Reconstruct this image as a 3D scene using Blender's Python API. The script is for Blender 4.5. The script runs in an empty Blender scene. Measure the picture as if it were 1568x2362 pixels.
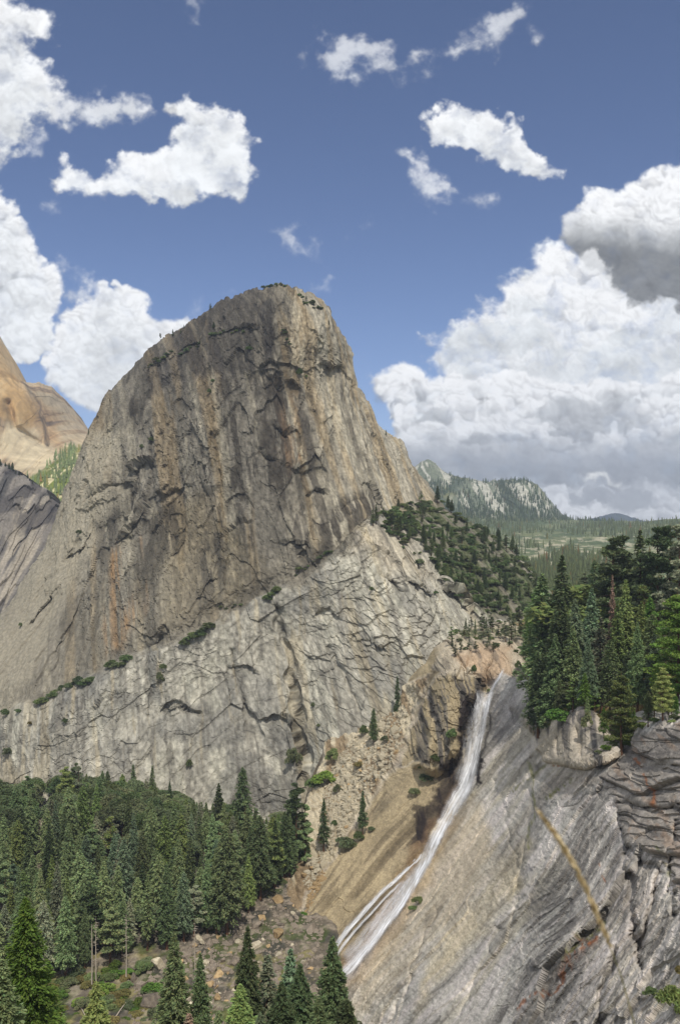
import bpy, math, random
import numpy as np
rng = np.random.default_rng(7)
random.seed(7)
SC = bpy.context.scene
COL = SC.collection
F = 2045.0; CX = 784.0; CY = 1180.5          # focal length and centre of the 1568 x 2361 view used to measure the place
HAZE = 6.5e-5; SUN_W = 3.0; SKY_W = 0.105; CLOUD_W = 8.3; SKY_TINT = (.83, .82, .90, 1); EXPO = 0.28

# ------------------------------------------------------------------ noise
_T = {}
def tab(seed):
    if seed not in _T:
        _T[seed] = np.random.default_rng(1000 + seed).uniform(-1, 1, (256, 256))
    return _T[seed]
def vn(x, y, seed=0):
    t = tab(seed)
    xi = np.floor(x).astype(np.int64); yi = np.floor(y).astype(np.int64)
    fx = x - xi; fy = y - yi
    fx = fx*fx*fx*(fx*(fx*6-15)+10); fy = fy*fy*fy*(fy*(fy*6-15)+10)
    a = t[xi & 255, yi & 255]; b = t[(xi+1) & 255, yi & 255]
    c = t[xi & 255, (yi+1) & 255]; d = t[(xi+1) & 255, (yi+1) & 255]
    return (a*(1-fx)+b*fx)*(1-fy) + (c*(1-fx)+d*fx)*fy
def fbm(x, y, octv=4, seed=0, gain=0.5):
    s = 0; a = 1.0; n = 0; cx, sx = math.cos(0.6), math.sin(0.6)
    for o in range(octv):
        s = s + a*vn(x, y, (seed+o) % 12); n += a; a *= gain
        x, y = (x*cx - y*sx)*2.03 + 17.3, (x*sx + y*cx)*2.03 + 5.1
    return s/n*1.5
def worley(x, y, seed=0, jit=0.85):
    xi = np.floor(x).astype(np.int64); yi = np.floor(y).astype(np.int64)
    F1 = np.full(x.shape, 9.0); F2 = np.full(x.shape, 9.0)
    r = [np.zeros(x.shape) for _ in range(5)]
    ta, tb, tc, td, te = tab(20+seed), tab(21+seed), tab(22+seed), tab(23+seed), tab(24+seed)
    for i in (-1, 0, 1):
        for j in (-1, 0, 1):
            ci = (xi+i); cj = (yi+j); a, b = ci & 255, cj & 255
            dx = x - (ci + .5 + ta[a, b]*.5*jit); dy = y - (cj + .5 + tb[a, b]*.5*jit)
            d = dx*dx + dy*dy
            m = d < F1
            F2 = np.where(m, F1, np.minimum(F2, d))
            F1 = np.where(m, d, F1)
            for k, v in enumerate((tc[a, b], td[a, b], te[a, b], dx, dy)):
                r[k] = np.where(m, v, r[k])
    return np.sqrt(F1), np.sqrt(F2), r
def sstep(a, b, x):
    t = np.clip((x-a)/(b-a), 0, 1); return t*t*(3-2*t)
def flakes(u, v, su, sv, seed, shingle=0.8, tilt=0.9, warp=0.35):
    """overlapping exfoliation plates: each plate is a tilted plane with a step at its border"""
    wu = u/su; wv = v/sv
    a = wu + warp*fbm(wu*.9, wv*.9, 3, seed+1); b = wv + warp*fbm(wu*.9+31, wv*.9+7, 3, seed+2)
    f1, f2, r = worley(a, b, seed)
    h = r[0]*.6 + tilt*(r[1]*r[3] + r[2]*r[4]*.6) - shingle*r[4]
    return h, f2-f1, r[0]
def sdf(x, y, pts):
    """signed distance to a closed outline, positive inside"""
    p = np.array(pts, float); n = len(p)
    d = np.full(x.shape, 1e9); ins = np.zeros(x.shape, bool)
    for i in range(n):
        ax, ay = p[i]; bx, by = p[(i+1) % n]
        ex, ey = bx-ax, by-ay
        t = np.clip(((x-ax)*ex + (y-ay)*ey)/(ex*ex+ey*ey+1e-9), 0, 1)
        d = np.minimum(d, (x-ax-t*ex)**2 + (y-ay-t*ey)**2)
        c = ((ay > y) != (by > y)) & (x < ex*(y-ay)/(by-ay+1e-12)+ax)
        ins ^= c
    d = np.sqrt(d)
    return np.where(ins, d, -d)
def linedist(x, y, pts):
    p = np.array(pts, float); d = np.full(x.shape, 1e9)
    for i in range(len(p)-1):
        ax, ay = p[i]; ex, ey = p[i+1]-p[i]
        t = np.clip(((x-ax)*ex + (y-ay)*ey)/(ex*ex+ey*ey+1e-9), 0, 1)
        d = np.minimum(d, (x-ax-t*ex)**2 + (y-ay-t*ey)**2)
    return np.sqrt(d)
def pm(x, y, pts, soft=8):
    return sstep(-soft, soft, sdf(x, y, pts))
def lin(r, g, b, k=1.0):
    c = np.array([r, g, b], float)/255
    return np.where(c < .04045, c/12.92, ((c+.055)/1.055)**2.4)*k
def mix(a, b, t):
    return a*(1-t[..., None]) + b*t[..., None]

# ------------------------------------------------------------------ materials
def mat(name):
    m = bpy.data.materials.new(name); m.use_nodes = True
    nt = m.node_tree; b = nt.nodes['Principled BSDF']
    b.inputs['Specular IOR Level'].default_value = 0.15
    b.inputs['Roughness'].default_value = 0.9
    return m, nt, b
def rock_mat(name, scale=0.6, bump=0.5, dist=0.5, spec=0.1):
    m, nt, b = mat(name)
    b.inputs['Specular IOR Level'].default_value = spec
    at = nt.nodes.new('ShaderNodeAttribute'); at.attribute_name = 'Col'
    tc = nt.nodes.new('ShaderNodeTexCoord')
    n1 = nt.nodes.new('ShaderNodeTexNoise'); n1.inputs['Scale'].default_value = scale; n1.inputs['Detail'].default_value = 6
    nt.links.new(tc.outputs['Object'], n1.inputs['Vector'])
    mr = nt.nodes.new('ShaderNodeMapRange'); mr.inputs[1].default_value = .3; mr.inputs[2].default_value = .7
    mr.inputs[3].default_value = .74; mr.inputs[4].default_value = 1.22
    nt.links.new(n1.outputs['Fac'], mr.inputs[0])
    mu = nt.nodes.new('ShaderNodeVectorMath'); mu.operation = 'SCALE'
    nt.links.new(at.outputs['Color'], mu.inputs[0]); nt.links.new(mr.outputs[0], mu.inputs['Scale'])
    nt.links.new(mu.outputs[0], b.inputs['Base Color'])
    n2 = nt.nodes.new('ShaderNodeTexNoise'); n2.inputs['Scale'].default_value = scale*2.3; n2.inputs['Detail'].default_value = 5
    nt.links.new(tc.outputs['Object'], n2.inputs['Vector'])
    bp = nt.nodes.new('ShaderNodeBump'); bp.inputs['Strength'].default_value = bump; bp.inputs['Distance'].default_value = dist
    nt.links.new(n2.outputs['Fac'], bp.inputs['Height']); nt.links.new(bp.outputs[0], b.inputs['Normal'])
    return m
def leaf_mat(name, rgb, var=0.34, hue=0.02):
    m, nt, b = mat(name)
    b.inputs['Specular IOR Level'].default_value = 0.08
    at = nt.nodes.new('ShaderNodeAttribute'); at.attribute_name = 'tint'
    oi = nt.nodes.new('ShaderNodeObjectInfo')
    mr = nt.nodes.new('ShaderNodeMapRange'); mr.inputs[3].default_value = 1-var; mr.inputs[4].default_value = 1+var
    nt.links.new(oi.outputs['Random'], mr.inputs[0])
    mh = nt.nodes.new('ShaderNodeMapRange'); mh.inputs[3].default_value = .5-hue; mh.inputs[4].default_value = .5+hue
    w = nt.nodes.new('ShaderNodeMath'); w.operation = 'MULTIPLY'; w.inputs[1].default_value = 7.31
    w2 = nt.nodes.new('ShaderNodeMath'); w2.operation = 'FRACT'
    nt.links.new(oi.outputs['Random'], w.inputs[0]); nt.links.new(w.outputs[0], w2.inputs[0]); nt.links.new(w2.outputs[0], mh.inputs[0])
    hs = nt.nodes.new('ShaderNodeHueSaturation'); hs.inputs['Color'].default_value = (*rgb, 1)
    nt.links.new(mh.outputs[0], hs.inputs['Hue']); nt.links.new(mr.outputs[0], hs.inputs['Value'])
    mu = nt.nodes.new('ShaderNodeVectorMath'); mu.operation = 'MULTIPLY'
    nt.links.new(hs.outputs[0], mu.inputs[0]); nt.links.new(at.outputs['Color'], mu.inputs[1])
    nt.links.new(mu.outputs[0], b.inputs['Base Color'])
    tr = nt.nodes.new('ShaderNodeBsdfTranslucent'); nt.links.new(mu.outputs[0], tr.inputs['Color'])
    ms = nt.nodes.new('ShaderNodeMixShader'); ms.inputs[0].default_value = .30
    nt.links.new(b.outputs[0], ms.inputs[1]); nt.links.new(tr.outputs[0], ms.inputs[2])
    nt.links.new(ms.outputs[0], nt.nodes['Material Output'].inputs['Surface'])
    return m
def bark_mat(name, rgb, rgb2, sc=3.0):
    m, nt, b = mat(name)
    tc = nt.nodes.new('ShaderNodeTexCoord')
    mp = nt.nodes.new('ShaderNodeMapping'); mp.inputs['Scale'].default_value = (1, 1, .15)
    n1 = nt.nodes.new('ShaderNodeTexNoise'); n1.inputs['Scale'].default_value = sc; n1.inputs['Detail'].default_value = 4
    nt.links.new(tc.outputs['Object'], mp.inputs[0]); nt.links.new(mp.outputs[0], n1.inputs['Vector'])
    cr = nt.nodes.new('ShaderNodeValToRGB')
    cr.color_ramp.elements[0].color = (*rgb, 1); cr.color_ramp.elements[1].color = (*rgb2, 1)
    cr.color_ramp.elements[0].position = .35; cr.color_ramp.elements[1].position = .65
    nt.links.new(n1.outputs['Fac'], cr.inputs[0]); nt.links.new(cr.outputs[0], b.inputs['Base Color'])
    return m

# ------------------------------------------------------------------ mesh helpers
def make_mesh(name, V, Fc, cols=None, tint=None, smooth=False):
    """V (n,3); Fc (m,k) all faces with k corners"""
    me = bpy.data.meshes.new(name)
    V = np.ascontiguousarray(V, np.float32); Fc = np.ascontiguousarray(Fc, np.int32)
    n, (m, k) = len(V), Fc.shape
    me.vertices.add(n); me.vertices.foreach_set('co', V.ravel())
    me.loops.add(m*k); me.loops.foreach_set('vertex_index', Fc.ravel())
    me.polygons.add(m); me.polygons.foreach_set('loop_start', np.arange(0, m*k, k, dtype=np.int32))
    me.polygons.foreach_set('use_smooth', np.full(m, smooth))
    me.update(calc_edges=True)
    for nm, c in (('Col', cols), ('tint', tint)):
        if c is not None:
            a = me.color_attributes.new(nm, 'FLOAT_COLOR', 'POINT')
            c4 = np.ones((n, 4), np.float32); c4[:, :3] = np.clip(c, 0, 1.5)
            a.data.foreach_set('color', c4.ravel())
    return me
def obj(name, me, m=None, parent=None, loc=None):
    o = bpy.data.objects.new(name, me); COL.objects.link(o)
    if m is not None and me is not None and not me.materials: me.materials.append(m)
    if parent is not None: o.parent = parent
    if loc is not None: o.location = loc
    return o
def struct(o, kind='structure'):
    o['kind'] = kind; return o
def tag(o, label, cat, group=None):
    o['label'] = label; o['category'] = cat
    if group: o['group'] = group
    return o
def gridfaces(nr, nc):
    i = np.arange(nr-1)[:, None]*nc + np.arange(nc-1)[None, :]
    i = i.ravel()
    return np.stack([i, i+nc, i+nc+1, i+1], 1)

def tps(ctrl):
    c = np.array(ctrl, float); p = c[:, :2]/500.0; z = np.log(c[:, 2]); n = len(c)
    def U(r2): return np.where(r2 > 1e-12, .5*r2*np.log(r2+1e-12), 0)
    K = U(((p[:, None]-p[None])**2).sum(-1)) + np.eye(n)*1e-3
    Q = np.c_[np.ones(n), p]
    A = np.block([[K, Q], [Q.T, np.zeros((3, 3))]])
    s = np.linalg.solve(A, np.r_[z, 0, 0, 0])
    def f(x, y):
        x = np.asarray(x, float)/500; y = np.asarray(y, float)/500
        o = s[n] + s[n+1]*x + s[n+2]*y
        for i in range(n):
            o = o + s[i]*U((x-p[i, 0])**2 + (y-p[i, 1])**2)
        return np.exp(o)
    return f
def unproj(x, y, D):
    return np.stack([(x-CX)/F*D, D, (CY-y)/F*D], -1)

class Relief:
    """a body of rock: measured outline and distances, real bulk; its top rounds over and falls away behind"""
    def __init__(s, name, x0, x1, nx, ny, top, bot, ctrl, detail, color, mat_, rw=60, rR=60, skirt=(10, 25, 6), jag=(3, .05), feature=None, kind='structure'):
        xs = np.linspace(x0, x1, nx); t = np.linspace(0, 1, ny)
        tp = np.array(top, float); ty = np.interp(xs, tp[:, 0], tp[:, 1])
        k = max(3, int(10*nx/(x1-x0)))
        sm = np.convolve(np.pad(ty, k, mode='edge'), np.ones(2*k+1)/(2*k+1), 'valid')
        if jag[0]: ty = ty + jag[0]*fbm(xs*jag[1], xs*0+.5, 4, 3)
        slope = np.gradient(sm, xs)
        by = np.interp(xs, *np.array(bot, float).T)
        X = np.broadcast_to(xs, (ny, nx)).copy(); Y = ty[None] + (by-ty)[None]*t[:, None]
        s.xs, s.ty, s.by, s.ny = xs, ty, by, ny
        s.D = tps(ctrl)
        D = s.D(X, Y)
        if feature is not None: D = D + feature(X, Y)
        dist = (Y-ty[None])/np.sqrt(1+slope[None]**2)
        q = np.clip(dist/rw, 0, 1)
        D = D + rR*(1-np.sqrt(1-(1-q)**2))
        P = unproj(X, Y, D)
        N = np.cross(np.gradient(P, axis=1), np.gradient(P, axis=0))
        N /= np.linalg.norm(N, axis=-1, keepdims=True)+1e-9
        N *= np.sign(-(N*P).sum(-1, keepdims=True))
        h = detail(X, Y, P)
        P = P + N*h[..., None]
        s.P, s.N = P, N
        C = color(X, Y, P, N, h)
        n, st, dr = skirt
        kk = np.arange(n, 0, -1)[:, None, None]
        S = P[:1] + np.concatenate([kk*0, kk*st, -dr*kk**1.5], -1)
        PP = np.concatenate([S, P]); CC = np.concatenate([np.repeat(C[:1], n, 0), C])
        me = make_mesh(name, PP.reshape(-1, 3), gridfaces(ny+n, nx), cols=CC.reshape(-1, 3))
        s.o = struct(obj(name, me, mat_), kind)
    def at(s, x, y):
        i = int(np.clip(round((x-s.xs[0])/(s.xs[-1]-s.xs[0])*(len(s.xs)-1)), 0, len(s.xs)-1))
        j = int(np.clip(round((y-s.ty[i])/(s.by[i]-s.ty[i])*(s.ny-1)), 0, s.ny-1))
        return s.P[j, i]
# ------------------------------------------------------------------ camera
cam = bpy.data.cameras.new('camera'); co = bpy.data.objects.new('camera', cam); COL.objects.link(co)
co.location = (0, 0, 0); co.rotation_euler = (math.pi/2, 0, 0)
cam.sensor_fit = 'VERTICAL'; cam.sensor_height = 36.0; cam.lens = 18.0/(CY/F)
cam.clip_start = .05; cam.clip_end = 60000
cam.dof.use_dof = True; cam.dof.focus_distance = 600; cam.dof.aperture_fstop = 7.0
SC.camera = co
SC.view_settings.view_transform = 'Standard'; SC.view_settings.look = 'None'
SC.view_settings.gamma = 1; SC.view_settings.exposure = EXPO
SC.cycles.max_bounces = 6; SC.cycles.transparent_max_bounces = 12; SC.cycles.diffuse_bounces = 3
SC.cycles.use_denoising = True
# ------------------------------------------------------------------ sun
SUN_EL = math.radians(56); SUN_AZ = math.radians(168)      # azimuth clockwise from +Y (the way the camera looks)
sl = bpy.data.lights.new('sun', 'SUN'); sl.energy = SUN_W; sl.angle = math.radians(.5); sl.color = (1, .95, .87)
so = bpy.data.objects.new('sun', sl); COL.objects.link(so)
from mathutils import Vector
sd = Vector((math.sin(SUN_AZ)*math.cos(SUN_EL), math.cos(SUN_AZ)*math.cos(SUN_EL), math.sin(SUN_EL)))
so.rotation_euler = sd.to_track_quat('Z', 'Y').to_euler(); so.location = (0, 0, 500)

# ------------------------------------------------------------------ clouds in the sky, by direction (u = x/y, v = z/y)
GX0, GX1, GY0, GY1 = -260.0, 1830.0, -260.0, 1300.0
NW, NH = 1300, 970
gx, gy = np.meshgrid(np.linspace(GX0, GX1, NW), np.linspace(GY0, GY1, NH))
gx0, gy0 = gx, gy
def expfil(d, a):
    s = np.zeros_like(d); acc = np.zeros(d.shape[1])
    for j in range(d.shape[0]):
        acc = acc*a + d[j]; s[j] = acc
    return s*(1-a)
PXS = (GX1-GX0)/(NW-1)
W1x = fbm(gx/46, gy/46, 5, 2, .52); W1y = fbm(gx/46+9, gy/46+4, 5, 5, .52)
W2x = fbm(gx/150+3, gy/110, 3, 6); W2y = fbm(gx/150, gy/110+8, 3, 9)
GAP = fbm(gx/44+2, gy/36, 6, 4, .6); SOFTN = fbm(gx/60+7, gy/50+3, 5, 8, .55)
sky_rgb = np.zeros((NH, NW, 3)); sky_a = np.zeros((NH, NW))
crng = np.random.default_rng(21)
def bil(A, X, Y):
    X = np.clip((X-GX0)/PXS, 0, NW-1.01); Y = np.clip((Y-GY0)/((GY1-GY0)/(NH-1)), 0, NH-1.01)
    i = X.astype(int); j = Y.astype(int); fx = X-i; fy = Y-j
    if A.ndim == 3: fx = fx[..., None]; fy = fy[..., None]
    return (A[j, i]*(1-fx)+A[j, i+1]*fx)*(1-fy) + (A[j+1, i]*(1-fx)+A[j+1, i+1]*fx)*fy
def cloud(pts, wisp=.3, body=38, dark=.3, dens=1.0, tone=(1, 1, 1), base=None, sizes=(70, 44, 27, 16, 9, 5.5), warp=None, puff=.44, cover=1.0, top=1.07):
    """a cloud heaped up from lit billows; wisp: how torn, dark: how grey the underside"""
    global sky_rgb, sky_a
    p = np.array(pts, float)
    x0, y0 = p.min(0)-50; x1, y1 = p.max(0)+50
    c0 = max(0, int((x0-GX0)/PXS)); c1 = min(NW, int((x1-GX0)/PXS)+1); r0 = max(0, int((y0-GY0)/PXS)); r1 = min(NH, int((y1-GY0)/PXS)+1)
    X = gx[r0:r1, c0:c1]; Y = gy[r0:r1, c0:c1]
    S = sdf(X, Y, pts)
    solid = sstep(-6, body*.6, S)
    under = 1-np.exp(-1.5*expfil(solid, 1-PXS/(body*2.4)))
    if base is not None: under = np.clip(under*.25 + base(X, Y), 0, 1)
    A = np.zeros(X.shape); B = np.zeros(X.shape)
    gxx = X[0]; gyy = Y[:, 0]
    area = (S > 0).sum()*PXS*PXS
    for li, r in enumerate(sizes):
        if r > body*1.5: continue
        n = int(cover*2.6*area/(r*r) * (1, 1, .8, .5, .22, .08)[min(li, 5)]) + 3
        qx = crng.uniform(x0, x1, n*8); qy = crng.uniform(y0, y1, n*8)
        jx = np.clip(((qx-gxx[0])/PXS).astype(int), 0, X.shape[1]-1); jy = np.clip(((qy-gyy[0])/PXS).astype(int), 0, X.shape[0]-1)
        ss = S[jy, jx]; ok = ss > r*(.75-.6*wisp)
        if wisp > .6: ok &= GAP[r0+jy, c0+jx] > -.5
        ok = np.nonzero(ok)[0][:n]
        if li > 1: ok = ok[crng.uniform(size=len(ok)) < .25+.75*(GAP[r0+jy[ok], c0+jx[ok]] > .02)]
        # far-up billows first so that lower ones overlap them
        ok = ok[np.argsort(qy[ok] + crng.normal(0, r*2, len(ok)))]
        for k in ok:
            rr = r*crng.uniform(.65, 1.25); ax = rr*crng.uniform(1.0, 1.35); cx_, cy_ = qx[k], qy[k]
            a0 = max(0, int((cx_-ax-gxx[0])/PXS)); a1 = min(X.shape[1], int((cx_+ax-gxx[0])/PXS)+2)
            b0 = max(0, int((cy_-rr-gyy[0])/PXS)); b1 = min(X.shape[0], int((cy_+rr-gyy[0])/PXS)+2)
            if a1-a0 < 2 or b1-b0 < 2: continue
            ex = (gxx[a0:a1]-cx_)/ax; ey = (gyy[b0:b1]-cy_)/rr
            d2 = ex[None]**2 + ey[:, None]**2
            al = np.clip((1-d2)*(2.2 if wisp < .6 else 1.2), 0, 1); al = al*al*(3-2*al)*((.80 if wisp < .6 else .42)+.1*crng.uniform())
            u_ = under[jy[k], jx[k]]
            nz = np.sqrt(np.clip(1-d2, 0, 1))
            lam = .60*(-ey[:, None]) + .28*ex[None] + .55*nz
            g = puff*(1-.5*u_)*(1.5 if r > 22 else 1.0 if r > 12 else .75)
            Lc = (1.0*top*(1-dark*u_)) * (1 - g*.62 + g*lam)*(1+crng.normal()*(.05 if r > 22 else .025))
            B[b0:b1, a0:a1] = B[b0:b1, a0:a1]*(1-al) + Lc*al
            A[b0:b1, a0:a1] = A[b0:b1, a0:a1]*(1-al) + al
    # turbulence tears the outline
    br = int(1+9*max(0, wisp-.25))
    def box(M, r_):
        for ax_ in (0, 1):
            M = np.apply_along_axis(lambda v_: np.convolve(v_, np.ones(2*r_+1)/(2*r_+1), 'same'), ax_, M)
        return M
    A = box(box(A, br), br); B = box(box(B, br), br)
    wa = (9 + 26*wisp) if warp is None else warp
    full = np.zeros((NH, NW, 3)); full[r0:r1, c0:c1, 0] = A; full[r0:r1, c0:c1, 1] = B; full[r0:r1, c0:c1, 2] = under
    XX = X + wa*W1x[r0:r1, c0:c1] + wisp*16*W2x[r0:r1, c0:c1]; YY = Y + wa*W1y[r0:r1, c0:c1] + wisp*16*W2y[r0:r1, c0:c1]
    R = bil(full, XX, YY); a = R[..., 0]; L = R[..., 1]/np.maximum(a, 1e-3); un = R[..., 2]
    gap = GAP[r0:r1, c0:c1]
    Sw = bil(np.pad(S, ((r0, NH-r1), (c0, NW-c1)), mode='edge'), XX, YY)
    e = Sw/(body*(.22+.75*wisp)) + gap*(.7+.6*wisp)
    a = np.clip(a*(1 + wisp*.9*gap) - wisp*.10, 0, 1)
    a = a*sstep(-.45-1.4*max(0, wisp-.6), .75+.5*wisp+1.4*max(0, wisp-.6), e)
    L = L*(1 + (.09+.10*un)*SOFTN[r0:r1, c0:c1] + .02*gap)
    L = np.minimum(L, 1.0+.25*(L-1.0))
    al = a*dens
    c = np.stack([L*(.985-.05*un), L*(.99-.02*un), L*(1.0+.0*un)], -1)*np.array(tone)
    a3 = al[..., None]
    sky_rgb[r0:r1, c0:c1] = sky_rgb[r0:r1, c0:c1]*(1-a3) + c*a3; sky_a[r0:r1, c0:c1] = sky_a[r0:r1, c0:c1]*(1-al) + al
# wisps and small clouds
cloud([(725,135),(770,80),(830,68),(890,110),(940,140),(1000,120),(1060,80),(1095,60),(1150,35),(1210,5),(1220,35),(1160,80),(1085,110),(1050,130),(950,160),(860,178),(770,178)], wisp=.95, body=34, dens=.62, dark=.1)
cloud([(410,-40),(450,-30),(440,40),(418,30)], wisp=1, body=25, dens=.25, dark=0)
cloud([(622,520),(680,528),(712,570),(762,612),(730,618),(690,565),(630,545)], wisp=.85, body=20, dens=.5, dark=.05)
cloud([(240,540),(262,536),(295,562),(262,562)], wisp=.8, body=16, dens=.55, dark=.1)
cloud([(325,566),(345,570),(358,590),(338,588)], wisp=.8, body=14, dens=.5, dark=.1)
cloud([(815,505),(840,508),(855,535),(825,540)], wisp=.9, body=18, dens=.35, dark=.1)
cloud([(700,636),(740,640),(788,660),(740,662)], wisp=.8, body=16, dens=.42, dark=.1)
cloud([(580,595),(605,598),(600,615),(582,610)], wisp=.9, body=14, dens=.2, dark=.1)
cloud([(400,700),(480,680),(560,670),(480,720),(430,740)], wisp=.9, body=30, dens=.22, dark=.1)
# long arm and top left cloud
cloud([(90,240),(150,240),(220,222),(285,200),(335,230),(300,262),(240,288),(200,268),(130,288)], wisp=.8, body=36, dens=.8, dark=.2)
cloud([(-300,-80),(15,-10),(125,42),(112,78),(84,100),(100,150),(155,190),(160,225),(120,262),(92,290),(45,305),(20,345),(0,370),(-300,420)], wisp=.45, body=60, dark=.26)
cloud([(60,285),(100,295),(85,330),(45,345)], wisp=.9, body=26, dens=.5, dark=.1)
# crescent
cloud([(118,402),(150,362),(200,378),(228,405),(258,380),(290,352),(350,365),(398,348),(372,310),(402,290),(378,258),(405,208),(440,203),(452,240),(505,240),(556,275),(590,318),(585,370),(578,420),(558,472),(520,436),(460,462),(390,468),(300,462),(240,444),(180,446),(128,436)], wisp=.38, body=34, dark=.16)
cloud([(98,462),(130,450),(135,478),(105,485)], wisp=.9, body=22, dens=.5, dark=.1)
# left cumulus
cloud([(150,590),(175,605),(225,640),(260,660),(300,690),(360,700),(330,740),(240,720),(165,660)], wisp=.8, body=34, dens=.6, dark=.2)
cloud([(88,828),(125,785),(140,725),(195,680),(238,640),(292,642),(340,690),(355,725),(400,742),(432,722),(520,740),(480,800),(400,860),(330,900),(268,965),(200,958),(148,915),(98,880)], wisp=.16, body=42, puff=.55, top=1.1, dark=.26)
cloud([(150,925),(260,930),(255,965),(180,975)], wisp=.7, body=40, dens=.5, dark=.2)
cloud([(-300,400),(-40,405),(10,432),(42,480),(88,555),(132,618),(150,680),(124,742),(132,795),(70,835),(20,842),(-60,860),(-300,860)], wisp=.15, body=46, puff=.55, top=1.1, dark=.24)
# upper right crescent and shreds
cloud([(962,270),(1010,256),(1060,244),(1118,240),(1155,268),(1205,308),(1245,348),(1265,378),(1302,380),(1308,424),(1250,434),(1190,414),(1140,388),(1100,352),(1050,334),(1000,330),(982,314)], wisp=.42, body=28, dark=.18)
cloud([(912,356),(950,362),(992,382),(1012,418),(1062,436),(1078,424),(1135,452),(1142,494),(1090,478),(1040,454),(980,448),(928,412)], wisp=.9, body=28, dens=.72, dark=.1)
# far right: veiled white cloud, then dark-based one, then the bank
cloud([(922,735),(985,768),(1060,742),(1112,700),(1150,650),(1225,612),(1262,568),(1335,560),(1420,640),(1830,600),(1830,960),(1100,960),(1020,880),(978,832),(1000,800)], wisp=.34, body=60, dark=.22, base=lambda x, y: .75*sstep(-.1, .6, fbm(x/120, y/60, 3, 6)) + .4*sstep(700, 860, y))
cloud([(1292,492),(1328,468),(1348,443),(1398,428),(1442,432),(1478,408),(1518,386),(1568,376),(1830,330),(1830,780),(1580,735),(1540,700),(1500,706),(1440,692),(1400,655),(1352,602),(1302,560)], wisp=.14, body=46, puff=.62, top=1.12, dark=.78, base=lambda x, y: sstep(470, 610, y - (x-1400)*.12))
cloud([(1340,560),(1400,600),(1450,690),(1400,680),(1350,620)], wisp=.5, body=30, dark=.1, dens=.7)
cloud([(855,858),(900,846),(950,838),(990,862),(1040,856),(1100,868),(1180,846),(1260,868),(1330,876),(1420,868),(1500,876),(1568,846),(1830,830),(1830,1400),(800,1400),(935,1060),(900,960),(868,912)], wisp=.14, body=44, puff=.66, top=1.14, dark=.64, base=lambda x, y: sstep(975, 1085, y)*.85 + .6*sstep(-.1, .5, fbm(x/110, y/30, 3, 4))*sstep(885, 930, y)*(1-sstep(1000, 1060, y)) - .75*sstep(1105, 1130, y)*(1-sstep(1290, 1400, x)*.2) - .2*sstep(1140,1200,y))
cloud([(1270,1140),(1330,1118),(1420,1112),(1500,1130),(1560,1150),(1500,1168),(1400,1176),(1310,1160)], wisp=.5, body=26, dark=.55, base=lambda x, y: y*0+1.0)
cloud([(1340,1098),(1400,1090),(1440,1098),(1400,1116),(1350,1112)], wisp=.5, body=18, dark=0, dens=.9, tone=(1.12, 1.1, 1.02))
edge = sstep(0, 90, gx-GX0)*sstep(0, 90, GX1-gx)*sstep(0, 90, gy-GY0)*sstep(0, 60, GY1-gy)
pix = np.zeros((NH, NW, 4), np.float32)
pix[..., :3] = np.clip(sky_rgb/np.maximum(sky_a, 1e-3)[..., None], 0, 1.25); pix[..., 3] = np.clip(sky_a*edge, 0, 1)
img = bpy.data.images.new('cloud_field', NW, NH, alpha=True, float_buffer=True)
img.colorspace_settings.name = 'Non-Color'; img.alpha_mode = 'CHANNEL_PACKED'
img.pixels.foreach_set(np.ascontiguousarray(pix[::-1]).ravel()); img.update(); img.pack()

w = bpy.data.worlds.new('World'); SC.world = w; w.use_nodes = True
nt = w.node_tree; nd = nt.nodes; lk = nt.links
bg = nd['Background']; bg.inputs['Strength'].default_value = SKY_W
st = nd.new('ShaderNodeTexSky'); st.sky_type = 'NISHITA'; st.sun_disc = False
st.sun_elevation = SUN_EL; st.sun_rotation = SUN_AZ; st.altitude = 2500; st.air_density = .85; st.dust_density = .1; st.ozone_density = 2.0
tc = nd.new('ShaderNodeTexCoord'); sp = nd.new('ShaderNodeSeparateXYZ'); lk.new(tc.outputs['Generated'], sp.inputs[0])
def mth(op, a, b=None, c=None):
    n = nd.new('ShaderNodeMath'); n.operation = op
    for i, v in enumerate((a, b, c)):
        if v is None: continue
        if isinstance(v, (int, float)): n.inputs[i].default_value = v
        else: lk.new(v, n.inputs[i])
    return n.outputs[0]
ymax = mth('MAXIMUM', sp.outputs['Y'], .05)
u = mth('DIVIDE', sp.outputs['X'], ymax); v = mth('DIVIDE', sp.outputs['Z'], ymax)
uu = mth('MULTIPLY_ADD', u, F/(GX1-GX0), (CX-GX0)/(GX1-GX0))
vv = mth('MULTIPLY_ADD', v, F/(GY1-GY0), (GY1-CY)/(GY1-GY0))
cb = nd.new('ShaderNodeCombineXYZ'); lk.new(uu, cb.inputs[0]); lk.new(vv, cb.inputs[1])
it = nd.new('ShaderNodeTexImage'); it.image = img; it.extension = 'CLIP'; it.interpolation = 'Cubic'
lk.new(cb.outputs[0], it.inputs[0])
front = mth('GREATER_THAN', sp.outputs['Y'], .06)
al = mth('MULTIPLY', it.outputs['Alpha'], front)
# sky colour: the Sky Texture, a little deeper blue as in the dry mountain air
hs = nd.new('ShaderNodeMix'); hs.data_type = 'RGBA'; hs.blend_type = 'MULTIPLY'; hs.inputs[0].default_value = 1
lk.new(st.outputs[0], hs.inputs[6]); hs.inputs[7].default_value = SKY_TINT
cs = nd.new('ShaderNodeVectorMath'); cs.operation = 'SCALE'; cs.inputs['Scale'].default_value = CLOUD_W
lk.new(it.outputs['Color'], cs.inputs[0])
mx = nd.new('ShaderNodeMix'); mx.data_type = 'RGBA'
lk.new(al, mx.inputs[0]); lk.new(hs.outputs[2], mx.inputs[6]); lk.new(cs.outputs[0], mx.inputs[7])
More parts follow.
